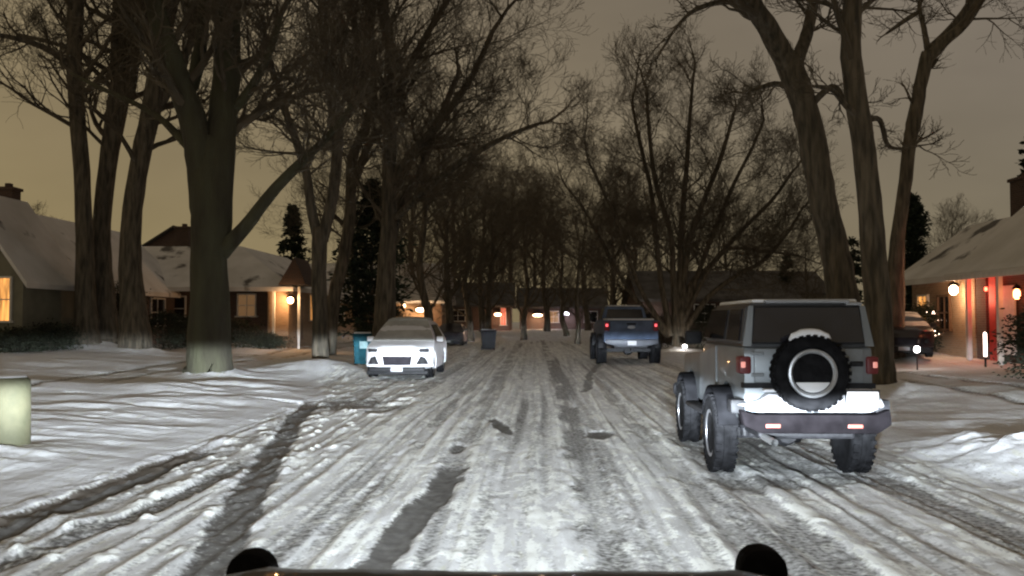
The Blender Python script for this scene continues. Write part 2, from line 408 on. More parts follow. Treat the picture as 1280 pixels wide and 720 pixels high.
def ground_material(name, c_snow, c_snow2, c_slush, c_slush2):
    m = bpy.data.materials.new(name); m.use_nodes = True
    n = m.node_tree.nodes; l = m.node_tree.links; b = n['Principled BSDF']
    t = n.new('ShaderNodeTexCoord'); a = n.new('ShaderNodeAttribute'); a.attribute_name = 'slush'
    def noise(sc, det, st=(1, 1, 1)):
        mpn = n.new('ShaderNodeMapping'); mpn.inputs['Scale'].default_value = st
        l.new(t.outputs['Object'], mpn.inputs[0])
        q = n.new('ShaderNodeTexNoise'); q.inputs['Scale'].default_value = sc; q.inputs['Detail'].default_value = det
        l.new(mpn.outputs[0], q.inputs[0]); return q
    def rng(src, a0, a1, b0=0, b1=1):
        q = n.new('ShaderNodeMapRange'); l.new(src, q.inputs[0])
        for k, v in zip(('From Min', 'From Max', 'To Min', 'To Max'), (a0, a1, b0, b1)): q.inputs[k].default_value = v
        return q.outputs[0]
    def mix(f, c1, c2):
        q = n.new('ShaderNodeMix'); q.data_type = 'RGBA'
        if not isinstance(f, (int, float)): l.new(f, q.inputs[0])
        else: q.inputs[0].default_value = f
        for i, c in ((6, c1), (7, c2)):
            if isinstance(c, tuple): q.inputs[i].default_value = (*c, 1)
            else: l.new(c, q.inputs[i])
        return q.outputs[2]
    sn = mix(rng(noise(2.2, 6, (1.6, .35, 1)).outputs[0], .38, .62), c_snow, c_snow2)
    sn = mix(rng(noise(6, 6, (2.5, .5, 1)).outputs[0], .58, .70, 0, .40), sn, (.54, .53, .36))
    sn = mix(rng(noise(26, 3, (1, .6, 1)).outputs[0], .60, .68, 0, .7), sn, (.88, .89, .90))
    a2 = n.new('ShaderNodeAttribute'); a2.attribute_name = 'crust'
    cf = n.new('ShaderNodeMath'); cf.operation = 'ADD'
    l.new(a2.outputs['Fac'], cf.inputs[0]); l.new(rng(noise(34, 5, (1, .7, 1)).outputs[0], .3, .7, -.45, .45), cf.inputs[1])
    sn = mix(rng(cf.outputs[0], .38, .62, 0, .9), sn, (.88, .89, .85))
    sl = mix(rng(noise(9, 5).outputs[0], .35, .65), c_slush, c_slush2)
    f = n.new('ShaderNodeMath'); f.operation = 'ADD'
    l.new(a.outputs['Fac'], f.inputs[0]); l.new(rng(noise(22, 4).outputs[0], .3, .7, -.30, .30), f.inputs[1])
    l.new(mix(rng(f.outputs[0], .16, .72), sn, sl), b.inputs['Base Color'])
    l.new(rng(a.outputs['Fac'], 0, 1, .8, .55), b.inputs['Roughness'])
    b.inputs['Specular IOR Level'].default_value = .3
    bp = n.new('ShaderNodeBump'); bp.inputs['Strength'].default_value = .6; bp.inputs['Distance'].default_value = .02
    l.new(noise(9, 7, (1.3, .45, 1)).outputs[0], bp.inputs['Height']); l.new(bp.outputs[0], b.inputs['Normal'])
    return m
road_mat = ground_material('packed_road_snow', (.70, .70, .70), (.58, .58, .575), (.10, .095, .09), (.17, .165, .155))
yard_mat = ground_material('yard_snow', (.76, .77, .79), (.66, .66, .68), (.10, .085, .07), (.16, .14, .12))
walk_mat = ground_material('trodden_snow', (.68, .68, .68), (.55, .55, .54), (.11, .10, .09), (.17, .15, .13))

def sheet(name, mask, m):
    ny, nx = GX.shape
    idx = np.arange(nx * ny).reshape(ny, nx)
    q = np.stack([idx[:-1, :-1], idx[:-1, 1:], idx[1:, 1:], idx[1:, :-1]], -1)[mask]
    used, inv = np.unique(q.ravel(), return_inverse=True)
    co = np.stack([GX.ravel()[used], GY.ravel()[used], GZ.ravel()[used]], -1)
    me = bpy.data.meshes.new(name)
    me.vertices.add(len(co)); me.vertices.foreach_set('co', co.astype(np.float32).ravel())
    nf = len(q); me.loops.add(nf * 4); me.loops.foreach_set('vertex_index', inv.astype(np.int32).ravel())
    me.polygons.add(nf); me.polygons.foreach_set('loop_start', np.arange(0, nf * 4, 4, dtype=np.int32))
    me.update(calc_edges=True)
    me.polygons.foreach_set('use_smooth', [True] * nf)
    at_ = me.attributes.new('slush', 'FLOAT', 'POINT'); at_.data.foreach_set('value', GS.ravel()[used].astype(np.float32))
    at2 = me.attributes.new('crust', 'FLOAT', 'POINT'); at2.data.foreach_set('value', GC.ravel()[used].astype(np.float32))
    me.materials.append(m); me.validate()
    o = bpy.data.objects.new(name, me); COL.objects.link(o); tag(o, kind='structure'); return o
cxm = (GX[:-1, :-1] + GX[1:, 1:]) / 2; cym = (GY[:-1, :-1] + GY[1:, 1:]) / 2
mr_ = on_road(cxm, cym); mw_ = on_walk(cxm, cym) & ~mr_
sheet('road', mr_, road_mat); sheet('pavement', mw_, walk_mat); sheet('ground', ~mr_ & ~mw_, yard_mat)

# ------------------------------------------------------------------ trees
class Tree:
    def __init__(s, seed): s.r = random.Random(seed); s.t = MB(); s.c = MB(); s.n = 0
    def limb(s, pts, rads, n=10, wig=0.0):
        # resample with a smooth curve and slight irregularity
        P = []; Q = []
        m = len(pts)
        for i in range(m - 1):
            p0 = pts[max(i - 1, 0)]; p1 = pts[i]; p2 = pts[i + 1]; p3 = pts[min(i + 2, m - 1)]
            for k in range(4):
                t = k / 4
                q = ((p1 * 2) + (p2 - p0) * t + (p0 * 2 - p1 * 5 + p2 * 4 - p3) * t * t + (p1 * 3 - p0 - p2 * 3 + p3) * t ** 3) * .5
                rr = rads[i] * (1 - t) + rads[i + 1] * t
                P.append(q + Vector((s.r.uniform(-1, 1), s.r.uniform(-1, 1), 0)) * rr * .06); Q.append(rr * s.r.uniform(.97, 1.03))
        P.append(pts[-1]); Q.append(rads[-1])
        s.t.tube(P, Q, n)
        return P, Q
    def grow(s, p, d, Ln, r, lv, up=.10, spread=1.0, kids=None, mb=None):
        rr = s.r; ns = 5 if lv >= 2 else 4
        pts = [p.copy()]; rad = [r]; d = d.normalized(); dirs = [d.copy()]
        wob = .20 if lv >= 2 else .28
        for i in range(ns):
            d = (d + Vector((rr.gauss(0, wob), rr.gauss(0, wob), rr.gauss(0, wob) * .7 + up))).normalized()
            pts.append(pts[-1] + d * Ln / ns); rad.append(max(r * (1 - .72 * (i + 1) / ns), .006)); dirs.append(d.copy())
        (mb or s.c).tube(pts, rad, 6 if r > .05 else (4 if r > .016 else 3), cap=False)
        s.n += 1
        if lv <= 0: return
        nk = kids if kids else (5 if lv >= 2 else 4)
        for k in range(nk + 1):
            if k == nk: t = 1.0
            else: t = .18 + .75 * (k + rr.uniform(.1, .9)) / nk
            f = t * ns; i = min(int(f), ns - 1); q = pts[i].lerp(pts[i + 1], f - i); rq = rad[i] * (1 - (f - i)) + rad[i + 1] * (f - i)
            dd = dirs[min(i + 1, ns)]
            ax = dd.orthogonal().normalized(); ax.rotate(Matrix.Rotation(rr.uniform(0, 6.283), 3, dd))
            ang = rr.uniform(.45, .95) * spread if t < 1 else rr.uniform(.1, .4)
            nd = dd.copy(); nd.rotate(Matrix.Rotation(ang, 3, ax))
            s.grow(q, nd, Ln * rr.uniform(.45, .72) * (1.15 - .4 * t), max(rq * rr.uniform(.55, .75), .005), lv - 1, up, spread)
    def sprout(s, P, Q, lo, hi, num, Ln, lv, up=.10, spread=1.0, rk=.5, bias=None):
        m = len(P) - 1
        for k in range(num):
            t = lo + (hi - lo) * (k + s.r.random()) / num
            f = t * m; i = min(int(f), m - 1); q = P[i].lerp(P[i + 1], f - i)
            dd = (P[i + 1] - P[i]).normalized()
            ax = dd.orthogonal().normalized(); ax.rotate(Matrix.Rotation(s.r.uniform(0, 6.283), 3, dd))
            nd = dd.copy(); nd.rotate(Matrix.Rotation(s.r.uniform(.6, 1.1) * spread, 3, ax))
            if bias: nd = (nd + bias * .5).normalized()
            s.grow(q, nd, Ln * s.r.uniform(.7, 1.2), max(Q[i] * rk * s.r.uniform(.5, .9), .02), lv, up, spread)
    def finish(s, name, loc, label, group=None, bm=None, cat='tree'):
        root = empty(name, loc, 0, label, cat, group)
        s.t.build('trunk', bm or bark, root, loc, smooth=True, fix=False)
        if s.c.v: s.c.build('crown', twig, root, loc, smooth=False, fix=False)
        return root

def guided(name, label, Y, limbs, seed, bm=None, group=None, root_flare=1.38, gsub=.15):
    """limbs: dict list with px points (px, py, half width px, depth offset)"""
    T = Tree(seed)
    base = None
    for lb in limbs:
        pts = []; rads = []
        for (px, py, hw, dy) in lb['p']:
            yy = Y + dy; q = at(px, py, yy); pts.append(q); rads.append(hw * yy / F)
        if lb.get('base'):
            b = pts[0].copy(); g = gz(b.x, b.y); b.z = g - gsub
            if base is None: base = Vector((b.x, b.y, g))
            r0 = rads[0]
            pts = [b, Vector((b.x, b.y, g + .25))] + pts; rads = [r0 * root_flare, r0 * 1.18] + rads
            pts = [pts[0], pts[1]] + [p for p in pts[2:] if p.z > g + 1.3]
            rads = rads[:2] + rads[-(len(pts) - 2):]
        P, Q = T.limb(pts, rads, lb.get('n', 12))
        if lb.get('s'):
            lo, hi, num, Ln, lv = lb['s']; T.sprout(P, Q, lo, hi, num, Ln, lv, lb.get('up', .08), 1.0, lb.get('rk', .45))
        if lb.get('lead'):
            Ln, lv = lb['lead']; T.grow(P[-1], (P[-1] - P[-3]), Ln, Q[-1], lv, .10, 1.0)
    if base is None: base = Vector(at(limbs[0]['p'][0][0], 430, Y)); base.z = gz(base.x, base.y)
    return T.finish(name, base, label, group, bm)

# the big forked tree at the left kerb
guided('kerb_tree', 'thick forked tree with greenish lower bark at left kerb, nearest trunk in view', 22.7, [
    dict(base=1, p=[(262, 470, 23, 0), (260, 400, 22, 0), (262, 300, 22, 0), (262, 240, 23, 0), (263, 205, 20, 0), (264, 170, 12, 0)], n=16),
    dict(p=[(257, 285, 16, 0), (254, 225, 19, 0), (244, 160, 17, -.1), (222, 95, 15, -.4), (205, 45, 13, -.7), (190, -10, 11, -1), (180, -80, 9, -1.4)], s=(.35, 1, 10, 3.4, 3), lead=(4, 4)),
    dict(p=[(270, 320, 17, 0), (272, 225, 20, 0), (278, 150, 18, .3), (284, 80, 17, .5), (284, 10, 16, .8), (290, -70, 13, 1.1)], s=(.3, 1, 12, 3.8, 3), lead=(4.5, 4)),
    dict(p=[(276, 315, 13, 0), (305, 285, 9, -.2), (345, 235, 7.5, -.4), (385, 195, 6, -.6), (415, 165, 4.5, -.8), (440, 130, 3, -.9)], s=(.45, 1, 10, 1.9, 3), lead=(1.6, 3), n=8),
    dict(p=[(243, 190, 8, 0), (225, 172, 6, .4), (200, 148, 4.5, 1.0), (170, 130, 3.6, 1.6), (130, 112, 3, 2.2), (90, 92, 2.6, 2.8)], s=(.3, 1, 9, 1.6, 2), lead=(1.4, 2), n=6),
    dict(p=[(240, 110, 9, .5), (250, 60, 8, .8), (255, 0, 7, 1.2), (250, -50, 6, 1.4)], s=(.3, 1, 5, 2.6, 3), lead=(3, 3)),
    dict(p=[(288, 140, 8, .4), (310, 115, 6, .2), (335, 70, 5, 0), (350, 20, 4, -.4)], s=(.2, 1, 9, 2.0, 3), lead=(2.4, 3), n=7),
], 11, bark_green)

# three tall trunks by the first left house
guided('tall_tree', 'leftmost of the three tall straight trunks by the snowy left house', 32, [
    dict(base=1, p=[(108, 420, 14, 0), (107, 370, 12, 0), (105, 270, 10, 0), (98, 160, 9.5, 0), (93, 80, 9.5, 0), (95, 0, 10, 0), (100, -90, 8, .4)], s=(.55, 1, 16, 3.6, 3), lead=(4, 4)),
    dict(p=[(90, 85, 4.5, 0), (60, 62, 4, -.8), (20, 48, 3.4, -1.6), (-30, 40, 2.6, -2.2)], s=(.2, 1, 9, 1.9, 3), lead=(2, 2), n=6),
], 21, group='tall trunks by the left house')
guided('tall_tree', 'middle of the three tall trunks, bending slightly right near its top, left yard', 33, [
    dict(base=1, p=[(132, 420, 15, 0), (130, 370, 13, 0), (127, 300, 11, 0), (134, 210, 11, 0), (149, 120, 13, 0), (152, 60, 13, 0), (156, -10, 13, 0), (165, -90, 9, .5)], s=(.5, 1, 14, 3.4, 3), lead=(4, 4)),
    dict(p=[(162, 120, 7, 0), (172, 60, 6, -.5), (184, 10, 5.5, -1), (196, -60, 5, -1.4)], s=(.3, 1, 5, 2.4, 3), lead=(3, 3), n=8),
    dict(p=[(144, 95, 4, 0), (118, 78, 3.4, .8), (80, 58, 3, 1.6), (30, 45, 2.4, 2.4)], s=(.2, 1, 9, 1.7, 2), lead=(1.7, 2), n=6),
], 22, group='tall trunks by the left house')
guided('tall_tree', 'rightmost of the three tall trunks, leaning to the right over the left yard', 31.5, [
    dict(base=1, p=[(170, 425, 17, 0), (165, 370, 15, 0), (163, 300, 13, 0), (172, 220, 11.5, 0), (188, 140, 12, 0), (200, 70, 11, 0), (210, 10, 11, 0), (222, -70, 9, -.4)], s=(.5, 1, 14, 3.2, 3), lead=(4, 4)),
    dict(p=[(192, 140, 7, 0), (212, 110, 6, .3), (236, 60, 5, .8), (252, 0, 4, 1)], s=(.3, 1, 9, 2.0, 3), lead=(2, 3), n=7),
], 23, group='tall trunks by the left house')

# slender tree that forks low, left of the white car
guided('slender_tree', 'slender pale-based forked tree standing in snow left of the white car', 29.5, [
    dict(base=1, p=[(400, 450, 9, 0), (399, 400, 8.5, 0), (399, 340, 9, 0), (400, 285, 10, 0)], n=10),
    dict(p=[(398, 300, 8, 0), (388, 255, 6, 0), (384, 220, 5.5, 0), (368, 170, 5, -.3), (352, 125, 4.5, -.6), (338, 80, 4, -.8)], s=(.35, 1, 11, 1.9, 3), lead=(2.2, 3), n=8),
    dict(p=[(402, 300, 8, 0), (414, 255, 7, 0), (421, 200, 7, 0), (420, 140, 8, 0), (408, 90, 7, 0), (404, 30, 6, 0), (400, -50, 5, 0)], s=(.35, 1, 18, 2.4, 3), lead=(3.5, 3), n=10),
    dict(p=[(420, 160, 6, 0), (440, 135, 6, .3), (455, 105, 5, .5), (460, 50, 5, .8), (470, -10, 4, 1)], s=(.2, 1, 11, 2.0, 3), lead=(2.6, 3), n=8),
    dict(p=[(352, 130, 3, -.6), (332, 150, 2.4, -.9), (312, 145, 1.8, -1.2), (296, 152, 1.3, -1.4)], s=(.1, 1, 4, .9, 2), lead=(.8, 2), n=5),
], 31)

# tree with the broad crown over the street
guided('street_tree', 'tall dark street tree behind the white car, twigs reaching over the road', 34, [
    dict(base=1, p=[(480, 430, 14, 0), (482, 360, 12, 0), (486, 280, 10, 0), (487, 200, 9, 0), (486, 130, 8.5, 0), (488, 60, 7.5, 0), (476, 0, 6.5, 0), (470, -80, 5, 0)], s=(.30, 1, 29, 3.6, 3), lead=(3.5, 4)),
    dict(p=[(487, 235, 6, 0), (520, 185, 5.5, -.6), (552, 150, 4.6, -1.2), (590, 95, 3.8, -1.8), (615, 40, 3.2, -2.4)], s=(.15, 1, 12, 2.9, 3), lead=(2.6, 3), n=7),
    dict(p=[(486, 330, 5, 0), (500, 265, 5, .5), (525, 215, 4.6, 1.2), (545, 160, 4, 2), (570, 100, 3.6, 3)], s=(.15, 1, 12, 2.9, 3), lead=(2.6, 3), n=7),
    dict(p=[(492, 275, 5, 0), (530, 240, 4.4, -1), (580, 200, 3.8, -2), (630, 172, 3, -3), (672, 155, 2.2, -3.6)], s=(.15, 1, 15, 2.4, 3), lead=(1.6, 3), n=6),
    dict(p=[(488, 160, 5, 0), (500, 110, 5, 1), (530, 50, 4.4, 2), (560, 0, 3.6, 3)], s=(.15, 1, 11, 3.2, 3), lead=(3, 3), n=7),
    dict(p=[(485, 160, 5, 0), (462, 120, 5, -.5), (450, 70, 4.6, -.9), (440, 10, 4, -1.2)], s=(.15, 1, 11, 2.4, 3), lead=(3, 3), n=7),
], 41)

# stems by the left of the street tree with a climbing dark mass
guided('leaning_tree', 'leaning bare tree beside the dark evergreen, left of the white car', 38, [
    dict(base=1, p=[(410, 425, 9, 0), (418, 370, 8, 0), (430, 320, 7.5, 0), (438, 260, 7, 0), (440, 200, 6.5, 0), (460, 150, 6, 0), (466, 90, 5.5, 0), (462, 30, 5, 0)], s=(.4, 1, 15, 2.8, 3), lead=(3, 3)),
    dict(p=[(438, 245, 5, 0), (452, 200, 4.5, -.5), (470, 170, 4, -1), (500, 130, 3.4, -1.4)], s=(.2, 1, 8, 2.0, 3), lead=(2, 3), n=6),
], 43)

# right side trunks
guided('kerb_tree', 'large tree with forked top leaning left, directly behind the silver off-roader', 21, [
    dict(base=1, p=[(1062, 440, 21, 0), (1050, 350, 18, 0), (1038, 290, 17, 0), (1025, 230, 17, 0), (1012, 160, 16, 0), (998, 110, 16, 0), (986, 78, 17, 0)], n=14),
    dict(p=[(988, 88, 14, 0), (966, 45, 13, -.3), (945, 12, 12, -.6), (920, -40, 10, -1)], s=(.4, 1, 6, 2.6, 3), lead=(4, 4)),
    dict(p=[(992, 85, 10, 0), (1006, 50, 8, .3), (1014, 20, 7, .5), (1022, -40, 6, .8)], s=(.4, 1, 6, 2.2, 3), lead=(3, 3)),
    dict(p=[(940, 5, 5, -.6), (905, 2, 4, -1), (870, 12, 3, -1.5), (845, 35, 2.2, -1.9), (820, 75, 1.2, -2.2)], s=(.1, 1, 8, 1.0, 2), lead=(.7, 2), up=-.03, n=5),
    dict(p=[(1002, 120, 5, 0), (975, 105, 4, .5), (955, 108, 3, 1), (935, 115, 2, 1.4)], s=(.1, 1, 5, 1.0, 2), lead=(.8, 2), n=5),
    dict(p=[(1010, 135, 5, 0), (1040, 108, 4, -.4), (1056, 125, 3, -.8), (1072, 140, 2.2, -1)], s=(.1, 1, 3, .8, 2), lead=(.6, 2), n=5),
], 51)
guided('kerb_tree', 'tall straight trunk rising at the right shoulder of the silver off-roader', 19.2, [
    dict(base=1, p=[(1098, 470, 17, 0), (1097, 380, 16, 0), (1090, 290, 15, 0), (1083, 210, 14, 0), (1073, 140, 13.5, 0), (1064, 70, 12.5, 0), (1066, 0, 11.5, 0), (1075, -80, 9, 0)], s=(.72, 1, 5, 2.8, 3), lead=(4, 4)),
    dict(p=[(1078, 150, 5, 0), (1056, 130, 4, -.3), (1040, 112, 3.4, -.6), (1018, 108, 2.4, -.9)], s=(.1, 1, 4, .9, 2), lead=(.6, 2), n=5),
    dict(p=[(1084, 150, 4, 0), (1100, 150, 3.4, .3), (1108, 178, 3, .5), (1122, 186, 2.2, .7), (1150, 182, 1.4, .9)], s=(.2, 1, 4, .7, 2), lead=(.5, 2), n=5),
    dict(p=[(1058, 20, 4, 0), (1035, 5, 3, -.3), (1015, 2, 2, -.6)], s=(.1, 1, 4, .9, 2), lead=(.9, 2), n=5),
], 52)
guided('yard_tree', 'thinner crooked tree forking high up in the right yard, by the right house', 29, [
    dict(base=1, p=[(1116, 430, 12, 0), (1119, 360, 11, 0), (1122, 300, 8.5, 0), (1130, 240, 8, 0), (1137, 180, 8, 0), (1142, 155, 9, 0), (1150, 110, 8, 0), (1160, 66, 8, 0)], n=10, s=(.45, 1, 4, 1.0, 2)),
    dict(p=[(1158, 75, 8, 0), (1180, 52, 7, -.2), (1205, 30, 6, -.4), (1228, -5, 5.5, -.7), (1250, -50, 5, -1)], s=(.4, 1, 5, 2.2, 3), lead=(3, 3)),
    dict(p=[(1162, 62, 6, 0), (1185, 40, 5, .3), (1210, 8, 4.5, .5), (1228, -30, 4, .8)], s=(.3, 1, 4, 2.0, 3), lead=(2.5, 3)),
    dict(p=[(1160, 66, 4, 0), (1155, 35, 3.4, .2), (1150, 15, 3, .4)], s=(.3, 1, 3, 1.0, 2), lead=(.9, 2), n=6),
    dict(p=[(1148, 15, 3.5, .4), (1128, 28, 3, .3), (1108, 42, 1.6, .2)], s=(.3, 1, 3, .6, 2), lead=(.4, 1), n=5),
], 53)

# the spreading multi-stem tree behind the pickup
def vase_tree():
    Y = 45
    st = [((845, 420, 7), (842, 350, 6.5), (838, 290, 5.5), (820, 230, 5), (812, 170, 4), (808, 110, 3)),
          ((838, 420, 7), (826, 350, 6), (820, 300, 5.5), (814, 240, 4.5), (800, 180, 4), (790, 130, 3)),
          ((850, 420, 8), (855, 350, 7), (862, 300, 6), (880, 250, 5.5), (900, 200, 4.5), (915, 150, 3.5)),
          ((848, 420, 8), (862, 360, 7), (890, 330, 5.5), (925, 290, 4.5), (965, 250, 3.6), (990, 215, 2.6)),
          ((852, 420, 7), (885, 372, 5.5), (920, 345, 4.6), (955, 325, 4), (985, 290, 3), (1002, 262, 2)),
          ((846, 420, 7), (850, 340, 6.5), (852, 280, 6), (858, 210, 5), (862, 150, 4), (866, 100, 3)),
          ((836, 420, 6), (806, 372, 4.8), (788, 330, 4.4), (772, 280, 3.8), (752, 235, 3.2), (735, 200, 2.4)),
          ((834, 420, 5.5), (790, 368, 4.2), (762, 320, 3.6), (738, 275, 3), (718, 245, 2.2)),
          ((850, 420, 6), (870, 350, 5.5), (888, 300, 5), (915, 235, 4), (940, 185, 3.2), (955, 150, 2.4)),
          ((850, 410, 5), (900, 318, 3.6), (950, 314, 3), (990, 318, 2.2))]
    r = random.Random(5); limbs = []
    for i, s in enumerate(st):
        dep = r.uniform(-2.5, 2.5)
        limbs.append(dict(base=1 if i == 0 else 0, p=[(a, b, c * .62, dep * k / (len(s) - 1)) for k, (a, b, c) in enumerate(s)],
                          s=(.25, 1, 20, 2.6, 3), lead=(2.6, 3), n=7, up=.07))
    return guided('spreading_tree', 'bare multi-stemmed tree fanning out wide just behind the pickup truck', Y, limbs, 61)
vase_tree()

# generic bare trees standing farther off
def proto_tree(seed, H, name):
    T = Tree(seed); r = T.r
    top = H * r.uniform(.55, .7)
    pts = [Vector((0, 0, -.2)), Vector((0, 0, .4))]; rd = [H * .032, H * .023]
    x = y = 0
    for k in range(1, 7):
        x += r.gauss(0, .14); y += r.gauss(0, .14); pts.append(Vector((x, y, .4 + (top - .4) * k / 6))); rd.append(H * .021 * (1 - .10 * k))
    P, Q = T.limb(pts, rd, 10)
    T.sprout(P, Q, .28, 1, 12, H * .31, 3, .10, 1.05, .5)
    T.grow(P[-1], P[-1] - P[-3], H * .34, Q[-1], 4, .10, 1.05)
    for k in range(2):
        a = r.uniform(0, 6.28); T.grow(P[-6], Vector((math.cos(a) * .8, math.sin(a) * .8, 1)), H * .38, Q[-6] * .6, 4, .10, 1.05)
    return T
def kind_root(T, name, label, group): return T.finish(name, Vector((0, 0, 0)), label, group)
protos = [kind_root(proto_tree(70 + k, 15, ''), 'bare_tree', 'x', 'bare trees farther down the street') for k in range(4)]
far = [  # px, Y, height, label
    (536, 50, 15, 'bare tree just right of the white car roof, nearest of the farther left row'),
    (562, 58, 15.5, 'bare tree standing behind the dark parked car'),
    (588, 66, 15, 'bare tree above the dark wheeled bin, left row'),
    (604, 80, 17, 'bare tree left of the lamp of the far left house'),
    (655, 69, 13, 'bare tree at the end of the street, left of the brightest far lamp'),
    (684, 79, 15, 'bare tree just right of the brightest far lamp at street end'),
    (708, 73, 12.5, 'bare tree beside the small bluish far lamp at street end'),
    (735, 84, 15, 'bare tree seen above the left rear corner of the pickup'),
    (722, 60, 10, 'small bare tree left of the pickup truck'),
    (770, 66, 14, 'bare tree rising straight behind the pickup cab'),
    (800, 92, 17, 'tall bare tree behind the spreading tree, above the pickup right side'),
    (905, 70, 12, 'bare tree right of the spreading tree, behind the off-roader roof'),
    (632, 98, 19, 'tall bare tree between the two far left lamps'),
    (1190, 62, 10.5, 'round-headed bare tree showing above the right house roof'),
    (512, 72, 18, 'tall bare tree behind the white car, beside the lit brown house'),
    (450, 62, 16, 'bare tree behind the dark evergreen, left side'),
    (575, 92, 20, 'tallest bare tree behind the brown house wall'),
    (665, 110, 19, 'bare tree rising behind the far end house'),
    (760, 112, 19, 'bare tree far behind the pickup'),
    (620, 130, 23, 'bare tree in the last row, over the far left house'),
    (850, 110, 17, 'bare tree in the last row behind the spreading tree'),
    (940, 95, 13, 'bare tree low behind the large forked tree on the right'),
    (20, 75, 12, 'faint bare tree above the roof of the first left house'),
    (610, 60, 13, 'bare tree right beside the dark wheeled bin'),
    (1012, 70, 8.5, 'small bare tree between the two large right trunks'),
]
rr = random.Random(9)
for i, (px, Y, H, lab) in enumerate(far):
    src = protos[i % 4]
    o = src if i < 4 else copy_tree(src)
    q = at(px, 400, Y); s = H / 16.5
    o.location = (q.x, Y, gz(q.x, Y) - .02); o.scale = (s, s, s); o.rotation_euler = (0, 0, rr.uniform(0, 6.28)); o['label'] = lab

# evergreens
def evergreen(name, label, px, Y, top_py, r_m, seed, prof, dens=2200, leaf=.16, clump=.5, cat='evergreen tree', group=None, m=None, base_z=.3, X=None, topz=None, trunk_r=.13):
    rr = random.Random(seed); q = at(px, 400, Y); x0 = q.x if X is None else X; g = gz(x0, Y)
    z1 = at(px, top_py, Y).z if topz is None else topz; H = z1 - g
    root = empty(name, (x0, Y, g), 0, label, cat, group)
    t = MB(); t.tube([Vector((0, 0, -.1)), Vector((0, 0, H * .5)), Vector((0, 0, H * .97))], [trunk_r, trunk_r * .6, .02], 8)
    t.build('trunk', bark, root, smooth=True, fix=False)
    c = MB(); nb = max(20, int(dens / 24))
    for b in range(nb):
        tz = rr.random() ** .8; z = H * (base_z / H + (1 - base_z / H) * tz)
        a = rr.uniform(0, 6.283); Rr = r_m * prof(tz) * rr.uniform(.65, 1.12)
        dp = rr.uniform(-.30, .05) * Rr
        for k in range(24):
            u = rr.uniform(.1, 1) ** .7
            cx = math.cos(a) * Rr * u + rr.gauss(0, .10 + .16 * Rr * (1 - u * .5)); cy = math.sin(a) * Rr * u + rr.gauss(0, .10 + .16 * Rr * (1 - u * .5)); cz = z + dp * u + rr.gauss(0, .09)
            d = Vector((math.cos(a) + rr.gauss(0, .6), math.sin(a) + rr.gauss(0, .6), rr.gauss(-.1, .5))).normalized()
            w = d.orthogonal().normalized(); w.rotate(Matrix.Rotation(rr.uniform(0, 6.28), 3, d))
            L1 = leaf * rr.uniform(.7, 1.6); W1 = leaf * rr.uniform(.3, .6); p = Vector((cx, cy, max(cz, .02)))
            c.add([p - w * W1 * .5, p + d * L1 * .5 - w * W1 * .6, p + d * L1, p + d * L1 * .5 + w * W1 * .6, p + w * W1 * .5], [(0, 1, 2, 3, 4)])
    c.build('crown', m or needle, root, fix=False)
    return root
cone = lambda t: (1 - t) ** .85 + .03
colm = lambda t: min(1, (1 - t) * 9) * (.85 + .15 * math.sin(t * 9))
ball = lambda t: math.sqrt(max(0, 1 - (2 * t - .9) ** 2 * .8)) if t < 1 else .2
evergreen('spruce_tree', 'dark ragged spruce rising behind the left lamp-lit house', 364, 62, 258, 2.0, 1, cone, 4200, .26, topz=None)
evergreen('spruce_tree', 'tall dark ivy-like evergreen left of the white car, above the blue bin', 464, 40, 228, 1.45, 2, lambda t: (.55 + .45 * math.sin(2.0 * t + .9)) * min(1, (1 - t) * 3), 6500, .20, base_z=.8)
evergreen('column_evergreen', 'slim dark columnar evergreen above the far end of the right house roof', 1143, 38, 248, .42, 3, colm, 9000, .14)
evergreen('spruce_tree', 'dark spruce at the right frame edge behind the chimney house', 1300, 36, 165, 1.7, 4, cone, 3800, .24)
evergreen('spruce_tree', 'small distant spruce seen left of the large trunks, right side', 984, 62, 318, 1.1, 5, cone, 1600, .22, group='distant small spruces on the right')
evergreen('spruce_tree', 'smaller distant spruce between the two big right trunks', 1068, 60, 300, 1.2, 6, cone, 1600, .22, group='distant small spruces on the right')

def shrub(label, px, Y, w, h, seed, m=None, dens=1400, cat='shrub', group='dark shrubs by the houses', X=None):
    return evergreen('shrub', label, px, Y, 0, w, seed, ball, int(dens * 2.2), .075, cat=cat, group=group, m=m or leafy, base_z=.05, X=X, topz=gz(X if X is not None else at(px, 400, Y).x, Y) + h, trunk_r=.05)
shrub('wide dark shrub under the leftmost edge of the first left house', 18, 29, 1.1, .75, 11)
shrub('low dark shrub between the leftmost house corner and the three trunks', 62, 30.5, 1.0, .9, 12)
shrub('tall dark shrub at the foot of the three tall trunks, left one', 95, 34.5, 1.3, 2.2, 13, dens=2600)
shrub('tall dark shrub at the foot of the three tall trunks, middle one', 146, 35.5, 1.5, 2.6, 14, dens=2600)
shrub('dark shrub right of the three tall trunks', 205, 36, 1.2, 1.5, 15)
shrub('rounded dark shrub left of the thick kerb tree', 232, 38.5, 1.2, 1.3, 16)
shrub('rounded dark shrub right of the thick kerb tree', 300, 39.5, 1.2, 1.2, 17)
shrub('dark shrub below the lamp-lit porch', 336, 40.3, .9, .6, 18)
shrub('dark shrub at the right frame edge beside the right driveway', 1300, 18.5, 1.0, 1.75, 19, X=10.9, dens=2600)
shrub('shrub before the tan wall of the right house, under the white lamp', 1168, 31.5, .5, .95, 24, X=13.4)
shrub('dark shrub right of the spreading tree stems', 885, 46, 1.6, 2.2, 21, dens=2600)
shrub('dark shrub at the feet of the spreading tree, left of its stems', 826, 47, 1.5, 1.8, 22, dens=2200)
shrub('dark shrub behind the blue bin and white car', 482, 44, 1.6, 2.3, 23, dens=2600)
